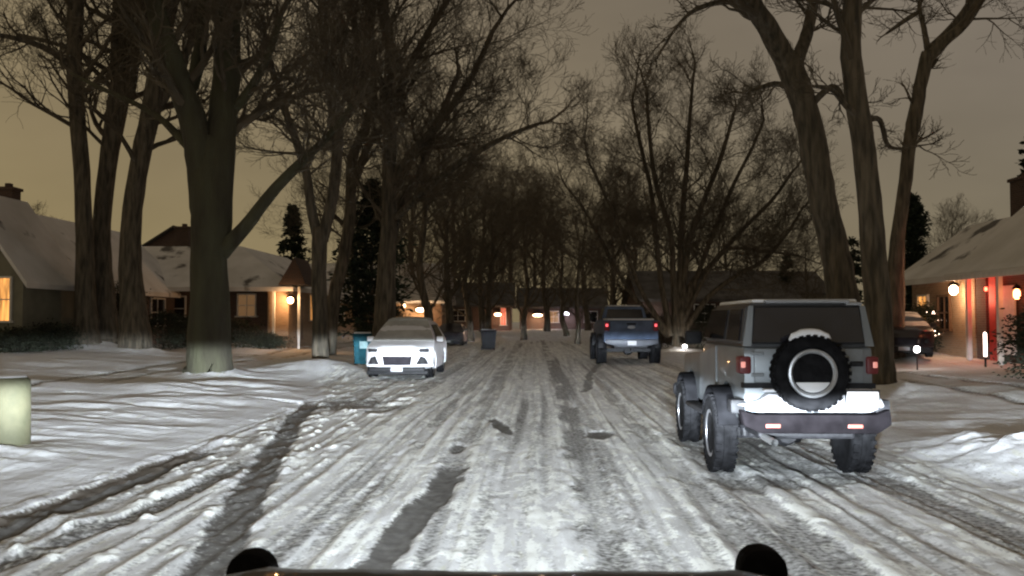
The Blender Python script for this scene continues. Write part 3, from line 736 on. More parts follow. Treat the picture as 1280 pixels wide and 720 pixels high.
shrub('wide dark shrub behind the off-roader roof', 940, 50, 2.2, 2.0, 25, dens=2600)
shrub('dark shrub low behind the off-roader roof, right half', 1010, 44, 1.9, 2.1, 26, dens=2600)

# ------------------------------------------------------------------ houses
def wall_poly(mb, pts2, y0=None):  # list of quads
    pass
LAMPC = (1.0, .62, .34)
def bulb(root, loc, origin, power, col=LAMPC, r=.09, es=18, name='porch_lamp'):
    b = MB(); b.lathe([(r * .5, -.16), (r, -.08), (r, .06), (r * .4, .14)], 10, 'Z', loc)
    o = b.build(name, mat('lamp_glow_%d' % int(es * 10 + col[2] * 100), (.9, .8, .6), .5, emit=col, es=es), root, origin, smooth=True)
    c = MB(); c.lathe([(r * .3, .15), (r * 1.5, .13), (r * .9, .22), (.01, .27)], 10, 'Z', loc)
    c.box((loc[0], loc[1], loc[2] + .24), (.03, .03, .1)); c.build('lamp_hood', black_plastic, o, origin)
    ld = bpy.data.lights.new('lamp_light', 'POINT'); ld.energy = power; ld.color = col; ld.shadow_soft_size = .1
    lo = bpy.data.objects.new('lamp_light', ld); COL.objects.link(lo); lo.parent = root
    return o, lo
def set_light(lo, loc, origin): lo.location = (loc[0] - origin[0], loc[1] - origin[1], loc[2] - origin[2])
lit_m = mat('lit_window_glass', (.6, .4, .2), .4, emit=(1.0, .42, .10), es=1.1)
def streak_emission(m, base):
    n = m.node_tree.nodes; l = m.node_tree.links; b = n['Principled BSDF']
    t = n.new('ShaderNodeTexCoord'); mp_ = n.new('ShaderNodeMapping'); mp_.inputs['Scale'].default_value = (7, 7, .8)
    q = n.new('ShaderNodeTexNoise'); q.inputs['Scale'].default_value = 1.5; q.inputs['Detail'].default_value = 3
    l.new(t.outputs['Object'], mp_.inputs[0]); l.new(mp_.outputs[0], q.inputs[0])
    k = n.new('ShaderNodeMapRange'); l.new(q.outputs[0], k.inputs[0]); k.inputs['From Min'].default_value = .3; k.inputs['From Max'].default_value = .7
    k.inputs['To Min'].default_value = base * .25; k.inputs['To Max'].default_value = base * 1.2; l.new(k.outputs[0], b.inputs['Emission Strength'])
streak_emission(lit_m, .8)
lit_dim = mat('dim_window_glass', (.3, .2, .1), .4, emit=(1.0, .55, .25), es=.07)

def window(root, origin, c, w, h, face, glass, framem=None):
    """face: 'x+','x-','y-' outward direction"""
    fr = MB(); t = .07; dp = .10
    def bx(mb, du, dz, su, sz, off, th):
        if face[0] == 'x':
            s = 1 if face[1] == '+' else -1; mb.box((c[0] + s * off, c[1] + du, c[2] + dz), (th, su, sz))
        else: mb.box((c[0] + du, c[1] - off, c[2] + dz), (su, th, sz))
    bx(fr, -w / 2 - t / 2, 0, t, h + 2 * t, .03, dp); bx(fr, w / 2 + t / 2, 0, t, h + 2 * t, .03, dp)
    bx(fr, 0, h / 2 + t / 2, w, t, .03, dp); bx(fr, 0, -h / 2 - t / 2, w + .3, t, .05, dp + .05)
    bx(fr, 0, 0, .04, h, .02, .05)
    bx(fr, 0, 0, w, .04, .018, .045)
    f = fr.build('window', framem or white_trim, root, origin)
    g = MB(); bx(g, 0, 0, w - .002, h - .002, .004, .02); g.build('pane', glass, f, origin)
    return f
def gable_roof(mb, x0, x1, y0, y1, ze, zr, axis, ov=.35, th=.22, xr=None):
    """closed gable roof shell; axis = ridge direction"""
    if axis == 'Y':
        xm = (x0 + x1) / 2 if xr is None else xr
        sl = (zr - ze) / (xm - x0); sr = (zr - ze) / (x1 - xm)
        a = [(x0 - ov, ze - ov * sl), (xm, zr), (x1 + ov, ze - ov * sr)]
        fn = lambda u, v, w: (u, w, v); d0, d1 = y0 - ov, y1 + ov
    else:
        ym = (y0 + y1) / 2; sl = (zr - ze) / (ym - y0)
        a = [(y0 - ov, ze - ov * sl), (ym, zr), (y1 + ov, ze - ov * sl)]
        fn = lambda u, v, w: (w, u, v); d0, d1 = x0 - ov, x1 + ov
    poly = a + [(u, v + th) for u, v in a[::-1]]
    mb.prism(poly, fn, d0, d1)
def gable_walls(mb, x0, x1, y0, y1, z0, ze, zr, axis, xr=None):
    if axis == 'Y':
        xm = (x0 + x1) / 2 if xr is None else xr
        mb.prism([(x0, z0), (x1, z0), (x1, ze), (xm, zr), (x0, ze)], lambda u, v, w: (u, w, v), y0, y1)
    else:
        ym = (y0 + y1) / 2
        mb.prism([(y0, z0), (y1, z0), (y1, ze), (ym, zr), (y0, ze)], lambda u, v, w: (w, u, v), x0, x1)
def chimney(root, origin, c, w, d, z0, z1, parent=None, m=None):
    b = MB(); b.box((c[0], c[1], (z0 + z1) / 2), (w, d, z1 - z0)); b.box((c[0], c[1], z1 + .06), (w + .14, d + .14, .12), .02)
    b.box((c[0], c[1], z1 + .2), (.22, .22, .18), .02)
    return b.build('chimney', m or brick, parent or root, origin)
def eave_trim(mb, xe, y0, y1, z): mb.box((xe, (y0 + y1) / 2, z), (.06, y1 - y0, .16))

# first left house
o1 = (-20, 36, 0); g1 = gz(-18, 34) - .5
h = empty('cottage', o1, 0, 'steep-roofed dark cottage at left edge with snowy roof and glowing window', 'house')
w_ = MB(); gable_walls(w_, -22.6, -17.2, 33.3, 43, g1, 3.0, 5.7, 'Y', -20); w_.build('wall', brick, h, o1)
rf = MB(); gable_roof(rf, -22.6, -17.2, 33.3, 43, 3.0, 5.72, 'Y', .3, .2, -20); rfo = rf.build('roof', roofsnow, h, o1)
w_ = MB(); gable_walls(w_, -21.6, -17.35, 29.6, 33.25, g1, 3.1, 5.9, 'Y', -19.4); w_.build('front_wing', siding, h, o1)
rf = MB(); gable_roof(rf, -21.6, -17.35, 29.6, 33.0, 3.15, 6.0, 'Y', .3, .18, -19.4); rf.build('wing_roof', roofsnow, h, o1)
window(h, o1, (-18.22, 29.6, 2.35), .9, 1.45, 'y-', lit_m)
window(h, o1, (-17.2, 36, 2.0), 1.4, 1.2, 'x+', glass_dark); window(h, o1, (-17.2, 40, 2.0), 1.4, 1.2, 'x+', glass_dark)
chimney(h, o1, (-20.45, 33.8), .6, .6, 4.5, 6.7, rfo)

# second left house, L-shaped with a hipped corner and lit porch
o2 = (-15, 46, 0); g2 = gz(-14, 42) - .5
h = empty('bungalow', o2, 0, 'L-shaped bungalow with snowy roof and orange lamp-lit porch wall, left side', 'house')
w_ = MB(); w_.box((-16.9, 47.5, (g2 + 3.2) / 2), (9.6, 11, 3.2 - g2)); w_.build('wall', brick, h, o2)
w_ = MB(); w_.box((-12.0, 42.2, (g2 + 3.15) / 2), (1.0, 1.7, 3.15 - g2)); w_.build('porch_wall', brick_tan, h, o2)
w_ = MB(); w_.box((-11.98, 45.6, (g2 + 3.15) / 2), (.3, 4.8, 3.15 - g2)); w_.build('side_wall', brick_tan, h, o2)
rf = MB()
v = [(-22.2, 44.9, 5.45), (-15, 44.9, 5.45), (-15, 53.5, 5.45), (-22.2, 41.0, 3.2), (-11.2, 41.0, 3.2), (-11.2, 53.5, 3.2), (-22.2, 53.5, 3.2), (-22.2, 49.2, 3.2), (-19, 53.5, 3.2), (-19, 49, 3.2)]
f = [(3, 4, 1, 0), (4, 5, 2, 1), (0, 1, 9, 7), (1, 2, 8, 9), (0, 7, 3), (2, 5, 8)]
rf.add(v, f); rf.add([(a, b, c - .2) for a, b, c in v], [q[::-1] for q in f])
rf.add([v[3], v[4], v[5], (v[3][0], v[3][1], v[3][2] - .2), (v[4][0], v[4][1], v[4][2] - .2), (v[5][0], v[5][1], v[5][2] - .2)], [(0, 1, 4, 3), (1, 2, 5, 4)])
rfo = rf.build('roof', roofsnow, h, o2, fix=False)
p_ = MB(); p_.prism([(-11.9, 3.3), (-10.6, 3.3), (-11.15, 4.6)], lambda u, v, w: (u, w, v), 40.95, 43.5)
p_.build('porch_gable', brick, h, o2)
ps = MB()
for x in (-12.15, -10.95): ps.box((x, 41.15, (g2 + 3.2) / 2), (.12, .12, 3.2 - g2))
ps.build('porch_post', white_trim, h, o2)
window(h, o2, (-13.7, 42.0, 2.35), .8, 1.0, 'y-', lit_dim); window(h, o2, (-17.5, 42.0, 2.2), 1.6, 1.1, 'y-', glass_dark)
window(h, o2, (-11.83, 46.8, 2.3), .7, 1.3, 'x+', lit_m)
d_ = MB(); d_.box((-11.80, 44.6, 1.7), (.06, .95, 2.05)); d_.build('door', door_brown, h, o2)
lp = at(363, 375, 41.1); b_, lo = bulb(h, lp, o2, 80, (1, .55, .25), .14, 14); set_light(lo, (lp.x - .05, lp.y - .22, lp.z), o2)
chimney(h, o2, (-18.2, 45.6), .7, .7, 4.6, 6.4, rfo)
sh = MB()
sh.box((-11.7, 41.4, 3.1), (.1, .1, .1)); 
# dark gabled house behind it
o2b = (-26, 66, 0)
h = empty('far_house', o2b, 0, 'dark gabled house top seen above the L-shaped bungalow roof', 'house')
w_ = MB(); gable_walls(w_, -28.4, -22.6, 60, 70, 0, 5.6, 8.0, 'Y', -24.6); w_.build('wall', brick, h, o2b)
rf = MB(); gable_roof(rf, -28.4, -22.6, 60, 70, 5.6, 8.0, 'Y', .4, .15, -24.6); rf.build('roof', mat('bare_shingle', (.05, .045, .04), .9, var=.3), h, o2b)

dark_roof = mat('thin_snow_roof', (.10, .095, .09), .9, col2=(.045, .04, .038), scale=1.2)
# third left house (brown wall, bright porch lamp)
def simple_house(name, label, x0, x1, y0, y1, ze, zr, wm, lamps, wins, axis='Y', xr=None, chim=None, roofm=None):
    o = ((x0 + x1) / 2, (y0 + y1) / 2, 0); h = empty(name, o, 0, label, 'house')
    g = min(gz(x0, y0), gz(x1, y1)) - .4
    w = MB(); gable_walls(w, x0, x1, y0, y1, g, ze, zr, axis, xr); w.build('wall', wm, h, o)
    r = MB(); gable_roof(r, x0, x1, y0, y1, ze + .02, zr + .02, axis, .4, .2, xr); ro = r.build('roof', roofm or roofsnow, h, o)
    for (c, ww, hh, fc, gl) in wins: window(h, o, c, ww, hh, fc, gl)
    for (loc, pw, col, r_, es, off) in lamps:
        b, lo = bulb(h, loc, o, pw, col, r_, es); set_light(lo, (loc[0] + off[0], loc[1] + off[1], loc[2] + off[2]), o)
    if chim: chimney(h, o, chim[0], .8, .8, chim[1], chim[2], ro)
    return h, o
q = at(525, 387, 68)
h3, o3 = simple_house('brick_house', 'low brown brick house behind the white car with the brightest left porch lamp', -18.5, -7.2, 69, 78, 3.2, 6.2, brick_tan,
    [((q.x, 68.3, q.z), 130, (1, .62, .34), .34, 14, (0, -.7, 0))], [((-11.5, 69, 2.1), 1.2, 1.2, 'y-', lit_dim), ((-15.5, 69, 2.1), 1.4, 1.2, 'y-', glass_dark)], 'X', chim=((-14, 73.5), 5, 7.2))
d_ = MB(); d_.box((q.x + 1.1, 68.96, 1.7), (1.0, .08, 2.1)); d_.build('door', door_brown, h3, o3)
q2 = at(505, 385, 68.4); b_, lo = bulb(h3, (q2.x, 68.4, q2.z + .2), o3, 6, (1, .65, .35), .12, 6, 'wall_lamp'); set_light(lo, (q2.x, 68.1, q2.z), o3)
q = at(622, 393, 88)
h4, o4 = simple_house('brick_house', 'far left house with warm lamp, seen between the dark bin and the street end', -12, -2.2, 89, 98, 3.1, 5.4, brick,
    [((q.x, 88.3, q.z), 30, (1, .55, .30), .34, 9, (0, -.7, 0))], [((-7.5, 89, 2.1), 1.4, 1.1, 'y-', glass_dark), ((-2.9, 89, 2.0), .5, 1.7, 'y-', mat('red_lit_glass', (.4, .1, .08), .4, emit=(1, .22, .12), es=.4))], 'X', roofm=dark_roof)
q = at(672, 394, 98); qb = at(708, 392, 98)
h5, o5 = simple_house('brick_house', 'house closing the street end with the brightest central lamp and small bluish lamp', -1.4, 8.2, 99, 108, 3.1, 5.2, brick,
    [((q.x, 98.3, q.z), 50, (1, .62, .36), .50, 12, (0, -.9, 0)), ((qb.x, 98.3, qb.z), 28, (.85, .80, 1), .26, 14, (0, -.7, 0))],
    [((2.4, 99, 2.0), 1.1, 1.2, 'y-', lit_dim), ((6.6, 99, 2.0), 1.4, 1.2, 'y-', glass_dark)], 'X', roofm=dark_roof)
q = at(811, 394, 58)
h6, o6 = simple_house('brick_house', 'dark house behind the spreading tree with one white lamp beside the pickup', 7.4, 17.5, 59, 69, 3.0, 5.0, brick,
    [((q.x, 58.5, q.z), 14, (1, .9, .85), .15, 16, (0, -.6, 0))], [((11.5, 59, 2.1), 1.3, 1.1, 'y-', glass_dark)], 'X', roofm=dark_roof)
q = at(935, 350, 74)
h7, o7 = simple_house('two_storey_house', 'tall dark far house with a tiny reddish lamp above the off-roader roof', 14.5, 25, 75, 84, 3.9, 5.8, siding,
    [((q.x, 74.4, q.z), 8, (1, .35, .22), .14, 16, (0, -.5, 0))], [((19, 75, 3.0), 1.2, 1.2, 'y-', glass_dark)], 'X', roofm=dark_roof)

# right house
o8 = (17, 26, 0); g8 = gz(14, 27) - .6
h = empty('ranch_house', o8, 0, 'right side house with snowy roofs, tan lit wall, white lamp and red-lit door', 'house')
w_ = MB(); gable_walls(w_, 14.3, 22.5, 17, 28.5, g8, 3.55, 7.2, 'Y', 18.6); w_.build('wall', brick, h, o8)
w_ = MB(); gable_walls(w_, 14.2, 19.5, 28.55, 33.2, g8, 3.3, 5.0, 'Y', 16.6); w_.build('wing_wall', brick_tan, h, o8)
w_ = MB(); w_.box((14.24, 28.15, (g8 + 3.2) / 2), (.1, .6, 3.2 - g8)); w_.build('entry_wall', brick, h, o8)
w_ = MB(); w_.box((14.24, 27.45, (g8 + 3.2) / 2), (.12, .40, 3.2 - g8)); w_.build('red_entry_panel', door_red, h, o8)
rf = MB(); gable_roof(rf, 14.3, 22.5, 17, 28.5, 3.58, 7.23, 'Y', .75, .2, 18.6); rfo = rf.build('roof', roofsnow, h, o8)
rf = MB(); gable_roof(rf, 14.2, 19.5, 29.87, 33.2, 3.33, 5.03, 'Y', .6, .2, 16.6); rf.build('wing_roof', roofsnow, h, o8)
chimney(h, o8, (17.6, 31.6), .75, .75, 4.0, 6.6, rfo)
for yy in (28.05, 26.2):
    ps = MB(); ps.box((13.75, yy, (g8 + 2.95) / 2), (.14, .14, 2.95 - g8), .01); ps.build('porch_post', white_trim, h, o8)
tr = MB(); eave_trim(tr, 13.52, 16.3, 29.2, 2.99); tr.build('eave_board', white_trim, h, o8)
d_ = MB(); d_.box((14.17, 26.6, 1.65), (.06, .9, 2.05)); do = d_.build('door', white_trim, h, o8)
window(h, o8, (14.19, 32.2, 2.0), .7, 1.0, 'x-', lit_m); window(h, o8, (14.2, 30.6, 1.9), .8, 1.1, 'x-', glass_dark, door_brown)
window(h, o8, (14.3, 22, 1.9), 1.6, 1.2, 'x-', glass_dark)
lp = Vector((13.9, 29.0, 2.55)); lp = at(1192, 362, 29.15); b_, lo = bulb(h, lp, o8, 34, (1, .62, .36), .13, 20); set_light(lo, (lp.x - .05, lp.y - .05, lp.z - .30), o8)
lp = at(1271, 367, 25.6); b_, lo = bulb(h, lp, o8, 4, (1, .25, .09), .09, 10, 'wall_lamp'); set_light(lo, (lp.x - .25, lp.y, lp.z), o8)
# red light and the glowing stake lamp by the entry
ld = bpy.data.lights.new('red_lamp', 'POINT'); ld.energy = 16; ld.color = (1, .06, .03); ld.shadow_soft_size = .08
lo = bpy.data.objects.new('red_lamp_light', ld); COL.objects.link(lo); lo.parent = h; lo.location = (13.80 - 17, 27.45 - 26, 2.45)
b = MB(); b.lathe([(.02, -.06), (.05, -.03), (.05, .04), (.02, .07)], 8, 'Z', (14.0, 27.45, 2.6)); b.build('red_lamp', mat('red_bulb', (.8, .1, .1), .4, emit=(1, .10, .05), es=6), h, o8)
q = at(1231, 405, 25.6); gq = gz(q.x, 25.6)
t = empty('stake_light', (q.x, 25.6, gq), 0, 'glowing white upright stake light in front of the red-lit entry', 'light')
b = MB(); b.lathe([(.045, .30), (.045, .95), (.02, 1.0)], 10, 'Z'); b.build('tube', mat('white_glow', (1, .9, .85), .4, emit=(1, .75, .65), es=4), t)
b = MB(); b.lathe([(.03, -.1), (.03, .30)], 8, 'Z'); b.build('stake', black_plastic, t)
# bush with string lights
rh = random.Random(4)
tb = shrub('small bush strung with pale twinkling lights by the right house', 1170, 31.2, .5, 1.7, 27, X=13.75)
b = MB()
for k in range(26):
    a = rh.uniform(0, 6.28); z = rh.uniform(.6, 1.6); r_ = .50 * math.sin(min(1, z / 1.7 + .1) * 2.6)
    b.lathe([(.001, -.02), (.022, 0), (.001, .02)], 6, 'Z', (math.cos(a) * r_, math.sin(a) * r_ , z))
b.build('string_lights', mat('twinkle', (1, .8, .6), .4, emit=(1, .68, .5), es=7), tb)

# ------------------------------------------------------------------ wheels and vehicles
def wheel(parent, x, y, r, w, side, rim=rim_grey, rr_=.6, lugs=True, name='wheel', axis='X', c=None):
    c = c or (x, y, r); m = MB(); ri = r * rr_
    prof = [(ri, -w * .42), (ri * 1.12, -w * .5), (r * .90, -w * .5), (r * .97, -w * .44), (r, -w * .34), (r, -.035), (r * .975, -.025), (r * .975, .025), (r, .035),
            (r, w * .34), (r * .97, w * .44), (r * .90, w * .5), (ri * 1.12, w * .5), (ri, w * .42)]
    m.lathe(prof, 36, axis, c)
    if lugs:
        for k in range(30):
            a = 2 * math.pi * k / 30
            for s in (-1, 1):
                aa = a + (.1 if s > 0 else 0)
                if axis == 'X':
                    m.box((c[0] + s * w * .36, c[1] + math.cos(aa) * r * .992, c[2] + math.sin(aa) * r * .992), (w * .26, r * .10, r * .06), 0, (aa + math.pi / 2, 0, 0))
                else:
                    m.box((c[0] + math.cos(aa) * r * .992, c[1] + s * w * .36, c[2] + math.sin(aa) * r * .992), (r * .10, w * .26, r * .06), 0, (0, -aa - math.pi / 2, 0))
    o = m.build(name, rubber, parent, smooth='auto')
    h = MB(); s = side
    pr = [(ri * 1.03, s * w * .40), (ri * 1.03, s * w * .46), (ri * .90, s * w * .44), (ri * .86, s * w * .18), (ri * .3, s * w * .22), (ri * .22, s * w * .32), (.001, s * w * .33)]
    h.lathe(pr, 28, axis, c, cap=False)
    for k in range(5):
        a = 2 * math.pi * k / 5 + .3
        p = (c[0] + s * w * .34, c[1] + math.cos(a) * ri * .56, c[2] + math.sin(a) * ri * .56)
        if axis == 'X': h.box(p, (w * .10, ri * .72, ri * .20), .01, (a, 0, 0))
    h.build('rim', rim, o, smooth='auto')
    return o

def arch_profile(top, bottom, axles, ra, n=10):
    """closed side profile: top points front->rear (y,z) then the bottom edge with wheel arches rear->front"""
    pts = list(top)
    yb, yf = top[-1][0], top[0][0]
    ax = sorted(axles)
    for a in ax:
        h0 = bottom; rz = ra[1]; cz = ra[0]
        dx = math.sqrt(max(rz ** 2 - (h0 - cz) ** 2, 0)); t0 = math.atan2(h0 - cz, -dx); t1 = math.atan2(h0 - cz, dx)
        a0 = math.pi - math.asin((h0 - cz) / rz); a1 = math.asin((h0 - cz) / rz)
        for k in range(n + 1):
            t = a0 + (a1 - a0) * k / n; pts.append((a + math.cos(t) * rz, cz + math.sin(t) * rz))
    return pts

def loft_body(profile, half, deform, ns=10):
    mb = MB(); n = len(profile); xs = []
    for i in range(ns + 1):
        u = -1 + 2 * i / ns; xs.append(math.copysign(abs(u) ** .75, u) if u else 0)
    vs = []
    for u in xs:
        for (y, z) in profile: vs.append(deform(u, y, z, half))
    fs = []
    for i in range(ns):
        for k in range(n):
            k2 = (k + 1) % n; fs.append((i * n + k, i * n + k2, (i + 1) * n + k2, (i + 1) * n + k))
    fs.append(tuple(range(n))); fs.append(tuple(ns * n + k for k in range(n))[::-1])
    mb.add(vs, fs); return mb

def densify(p, step=.22):
    o = []
    for i in range(len(p)):
        a = p[i]; b = p[(i + 1) % len(p)]; L_ = math.hypot(b[0] - a[0], b[1] - a[1]); k = max(1, int(L_ / step))
        for j in range(k): o.append((a[0] + (b[0] - a[0]) * j / k, a[1] + (b[1] - a[1]) * j / k))
    return o
def panel(parent, name, m, pts, th=.02, smooth=False):
    """pts: 3D outline; thickened along its own normal"""
    P = [Vector(p) for p in pts]; n = (P[1] - P[0]).cross(P[2] - P[0]).normalized()
    mb = MB(); k = len(P)
    mb.add([p + n * th for p in P] + [p - n * th for p in P], [tuple(range(k)), tuple(range(2 * k - 1, k - 1, -1))] + [(i, i + k, (i + 1) % k + k, (i + 1) % k) for i in range(k)])
    return mb.build(name, m, parent)

# --- silver off-roader seen from behind
def offroader():
    t = empty('offroad_car', (2.735, 9.62, 0.02), R(-1.0), 'silver boxy off-road car with rear-mounted spare wheel, driving ahead on the right', 'car')
    hw = .625
    top = [(2.95, .66), (2.98, 1.02), (2.90, 1.16), (1.45, 1.24), (1.30, 1.36), (-.84, 1.36), (-.86, 1.30), (-.86, .92), (-.80, .66)]
    prof = top + arch_profile([(0, 0)], .62, [0, 2.35], (.46, .50))[1:]
    b = MB(); b.prism(prof, lambda u, v, w: (w, u, v), -hw, hw, .018); b.build('body', silver, t, smooth='auto')
    for s in (-1, 1):
        b = MB(); b.box((s * .70, 1.175, .56), (.16, 1.38, .06), .02); b.build('side_step', black_plastic, t, smooth='auto')
        for y in (-.12, 2.23):
            b = MB(); b.lathe([(.045, 0), (.045, .42)], 12, 'Z', (s * .46, y, .40))
            for k in range(7): b.lathe([(.05, 0), (.075, .02), (.05, .04)], 12, 'Z', (s * .46, y, .48 + k * .045))
            b.build('suspension', black_plastic, t)
    b = MB(); b.box((0, -.05, .80), (1.16, 1.30, .36), .02); b.box((0, 2.35, .80), (1.10, 1.1, .36), .02); b.build('wheel_well', black_plastic, t)
    b = MB(); b.lathe([(.035, -.25), (.035, .25)], 10, 'Y', (-.42, -.95, .47), cap=False); b.build('exhaust', mat('dull_steel', (.2, .2, .2), .5, .6), t, smooth='auto')
    # underbody
    b = MB(); b.box((0, .9, .60), (.95, 3.4, .30), .03); b.box((0, 0, .42), (1.3, .12, .12), .03); b.box((0, 2.35, .42), (1.3, .12, .12), .03)
    b.lathe([(.11, -.1), (.15, 0), (.11, .1)], 12, 'Y', (0, 0, .42)); b.build('chassis', black_plastic, t)
    # hardtop
    def hexa(y0, y1, y0t, y1t, z0, z1, w0, w1):
        v = [(-w0, y0, z0), (w0, y0, z0), (w0, y1, z0), (-w0, y1, z0), (-w1, y0t, z1), (w1, y0t, z1), (w1, y1t, z1), (-w1, y1t, z1)]
        return v, [(0, 1, 2, 3), (4, 5, 6, 7), (0, 1, 5, 4), (1, 2, 6, 5), (2, 3, 7, 6), (3, 0, 4, 7)]
    bm_ = bmesh.new(); v, f = hexa(-.85, 1.38, -.80, 1.05, 1.362, 1.80, .645, .575)
    vv = [bm_.verts.new(q) for q in v]
    for q in f: bm_.faces.new([vv[i] for i in q])
    bmesh.ops.recalc_face_normals(bm_, faces=bm_.faces[:]); bmesh.ops.bevel(bm_, geom=bm_.edges[:], offset=.045, segments=3, affect='EDGES')
    b = MB(); b.bm(bm_); b.build('hardtop', mat('grey_hardtop', (.055, .055, .058), .5, .1, var=.1), t, smooth='auto')
    b = MB(); b.box((.02, .15, 1.815), (1.05, 1.7, .05), .024); b.build('roof_snow', snow_m, t, smooth='auto')
    # silver pillars and window surround at the back
    def back(x, z): # point on hardtop back face
        k = (z - 1.362) / (1.80 - 1.362); return (x * 1.0, -.85 + .05 * k - .012, z)
    for s in (-1, 1):
        panel(t, 'rear_pillar', silver, [back(s * .64, 1.37), back(s * .555, 1.37), back(s * .52, 1.77), back(s * .57, 1.77)][::s], .012)
    panel(t, 'rear_window', glass_dark, [back(-.545, 1.41), back(.545, 1.41), back(.505, 1.75), back(-.505, 1.75)], .016)
    panel(t, 'rear_window_seal', black_plastic, [back(-.553, 1.395), back(.553, 1.395), back(.515, 1.765), back(-.515, 1.765)], .010)
    b = MB(); b.box((0, -.825, 1.815), (.82, .10, .035), .014); b.box((.46, -.82, 1.79), (.16, .06, .03), .01); b.build('roof_edge_strip', mat('grey_hardtop_light', (.33, .34, .36), .4, .3, var=.05), t)  # paler strip along the hardtop's rear top edge
    # side windows
    for s in (-1, 1):
        def sp(y, z): k = (z - 1.362) / .438; return (s * (.645 - .07 * k + .004), y, z)
        for a, bb, c_, d_ in (( -.72, -.12, -.66, -.12), (.02, 1.20, .02, .98)):
            panel(t, 'side_window', glass_dark, [sp(a, 1.42), sp(bb, 1.42), sp(d_, 1.74), sp(c_, 1.74)][::s], .012)
        panel(t, 'door', silver, [(s * (hw + .003), .55, .70), (s * (hw + .003), 1.60, .70), (s * (hw + .003), 1.60, 1.20), (s * (hw + .003), .55, 1.33)][::s], .010)
    panel(t, 'windscreen', glass_dark, [(-.58, 1.36, 1.40), (.58, 1.36, 1.40), (.53, 1.09, 1.76), (-.53, 1.09, 1.76)], .02)
    # tailgate with seams
    b = MB(); b.box((0, -.872, 1.18), (1.06, .03, .34), .012); tg = b.build('tailgate', silver, t, smooth='auto')
    b = MB(); b.box((.46, -.90, 1.20), (.12, .03, .05), .008); b.build('handle', black_plastic, tg)
    for z in (1.09, 1.30):
        b = MB(); b.box((-.50, -.896, z), (.12, .03, .035), .008); b.build('hinge', silver, tg)
    # black box painted in as the shadow line under the tailgate; bumper
    b = MB(); b.box((0, -.84, .985), (1.28, .12, .05)); b.build('sill_shade', black_plastic, t)
    b = MB(); b.prism([(-.72, .80), (-.50, .85), (-.42, .915), (.58, .915), (.66, .87), (.69, .79), (.56, .735), (-.36, .735), (-.52, .775)], lambda u, v, w: (u, w, v), -1.0, -.84, .018)
    bp = b.build('bumper', mat('pale_bumper', (.30, .30, .32), .5, .1, var=.35, scale=4), t, smooth='auto')
    b = MB(); b.box((.06, -.93, .945), (1.04, .12, .025), .012); b.build('bumper_snow', snow_m, bp)
    b = MB(); b.prism([(-.70, .76), (-.56, .715), (.60, .715), (.74, .77), (.755, .62), (.62, .53), (-.50, .53), (-.66, .60)], lambda u, v, w: (u, w, v), -1.01, -.80, .02); lb = b.build('lower_bumper', mat('charcoal_bumper', (.008, .007, .008), .95, var=.3, spec=.0), t, smooth='auto')
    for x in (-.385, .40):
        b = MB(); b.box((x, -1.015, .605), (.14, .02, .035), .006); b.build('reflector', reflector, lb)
    for s in (-1, 1):
        b = MB(); b.box((s * .70, -.84, .78), (.14, .16, .14), .02); b.build('bumper_corner', black_plastic, t, smooth='auto')
    b = MB(); b.box((.47, -1.02, .865), (.30, .02, .15), .006); pl = b.build('licence_plate', plate_m, t)
    b = MB(); b.box((.47, -1.012, .865), (.33, .012, .18), .004); b.build('plate_frame', black_plastic, pl)
    # tail lights wrap the corners
    for s in (-1, 1):
        b = MB(); b.box((s * .618, -.80, 1.185), (.115, .19, .17), .02); tl = b.build('tail_light', tail_red, t, smooth='auto')
        b = MB(); b.box((s * .640, -.892, 1.19), (.045, .02, .06), .008); b.build('lamp_core', tail_core, tl)
    # flares
    for s in (-1, 1):
        for y in (0, 2.35):
            b = MB(); p = []
            for k in range(11):
                a = R(14) + R(152) * k / 10; p.append((y + math.cos(a) * .505, .43 + math.sin(a) * .50))
            ow = .81 if y == 0 else .77
            q = [(y + math.cos(R(14) + R(152) * k / 10) * .475, .43 + math.sin(R(14) + R(152) * k / 10) * .465) for k in range(11)][::-1]
            b.prism(p + q, lambda u, v, w: (w, u, v), s * .60, s * ow, .008); b.build('fender_flare', mat('matt_black', (.008, .008, .009), .95, var=.3, spec=0), t, smooth='auto')
    for s in (-1, 1):
        wheel(t, s * .705, 0, .41, .235, s); wheel(t, s * .67, 2.35, .40, .225, s)
    # front end
    b = MB(); b.box((0, 3.0, .95), (1.05, .06, .34), .02); g = b.build('grille', black_plastic, t)
    b = MB(); b.box((0, 3.14, .64), (1.5, .20, .18), .04); b.build('front_bumper', black_plastic, t)
    for s in (-1, 1):
        b = MB(); b.lathe([(.11, -.02), (.11, .03), (.001, .06)], 16, 'Y', (s * .40, 3.02, 1.0)); b.build('headlight', lens_clear, t)
        b = MB(); b.box((s * .80, 1.10, 1.42), (.20, .10, .16), .03); b.build('wing_mirror', black_plastic, t, smooth='auto')
    # spare
    c = (-.035, -1.03, 1.12)
    m = MB(); r, w, ri = .362, .22, .235
    m.lathe([(ri, -w * .42), (ri * 1.1, -w * .5), (r * .88, -w * .5), (r * .96, -w * .42), (r, -w * .25), (r, w * .3), (r * .9, w * .5), (ri, w * .45)], 44, 'Y', c)
    for k in range(34):
        a = 2 * math.pi * k / 34; m.box((c[0] + math.cos(a) * r, c[1] - w * .30, c[2] + math.sin(a) * r), (r * .045, w * .28, r * .10), 0, (0, -a, 0))
        m.box((c[0] + math.cos(a + .09) * r, c[1] + w * .15, c[2] + math.sin(a + .09) * r), (r * .045, w * .36, r * .10), 0, (0, -a, 0))
    sw = m.build('spare_wheel', rubber, t, smooth='auto')
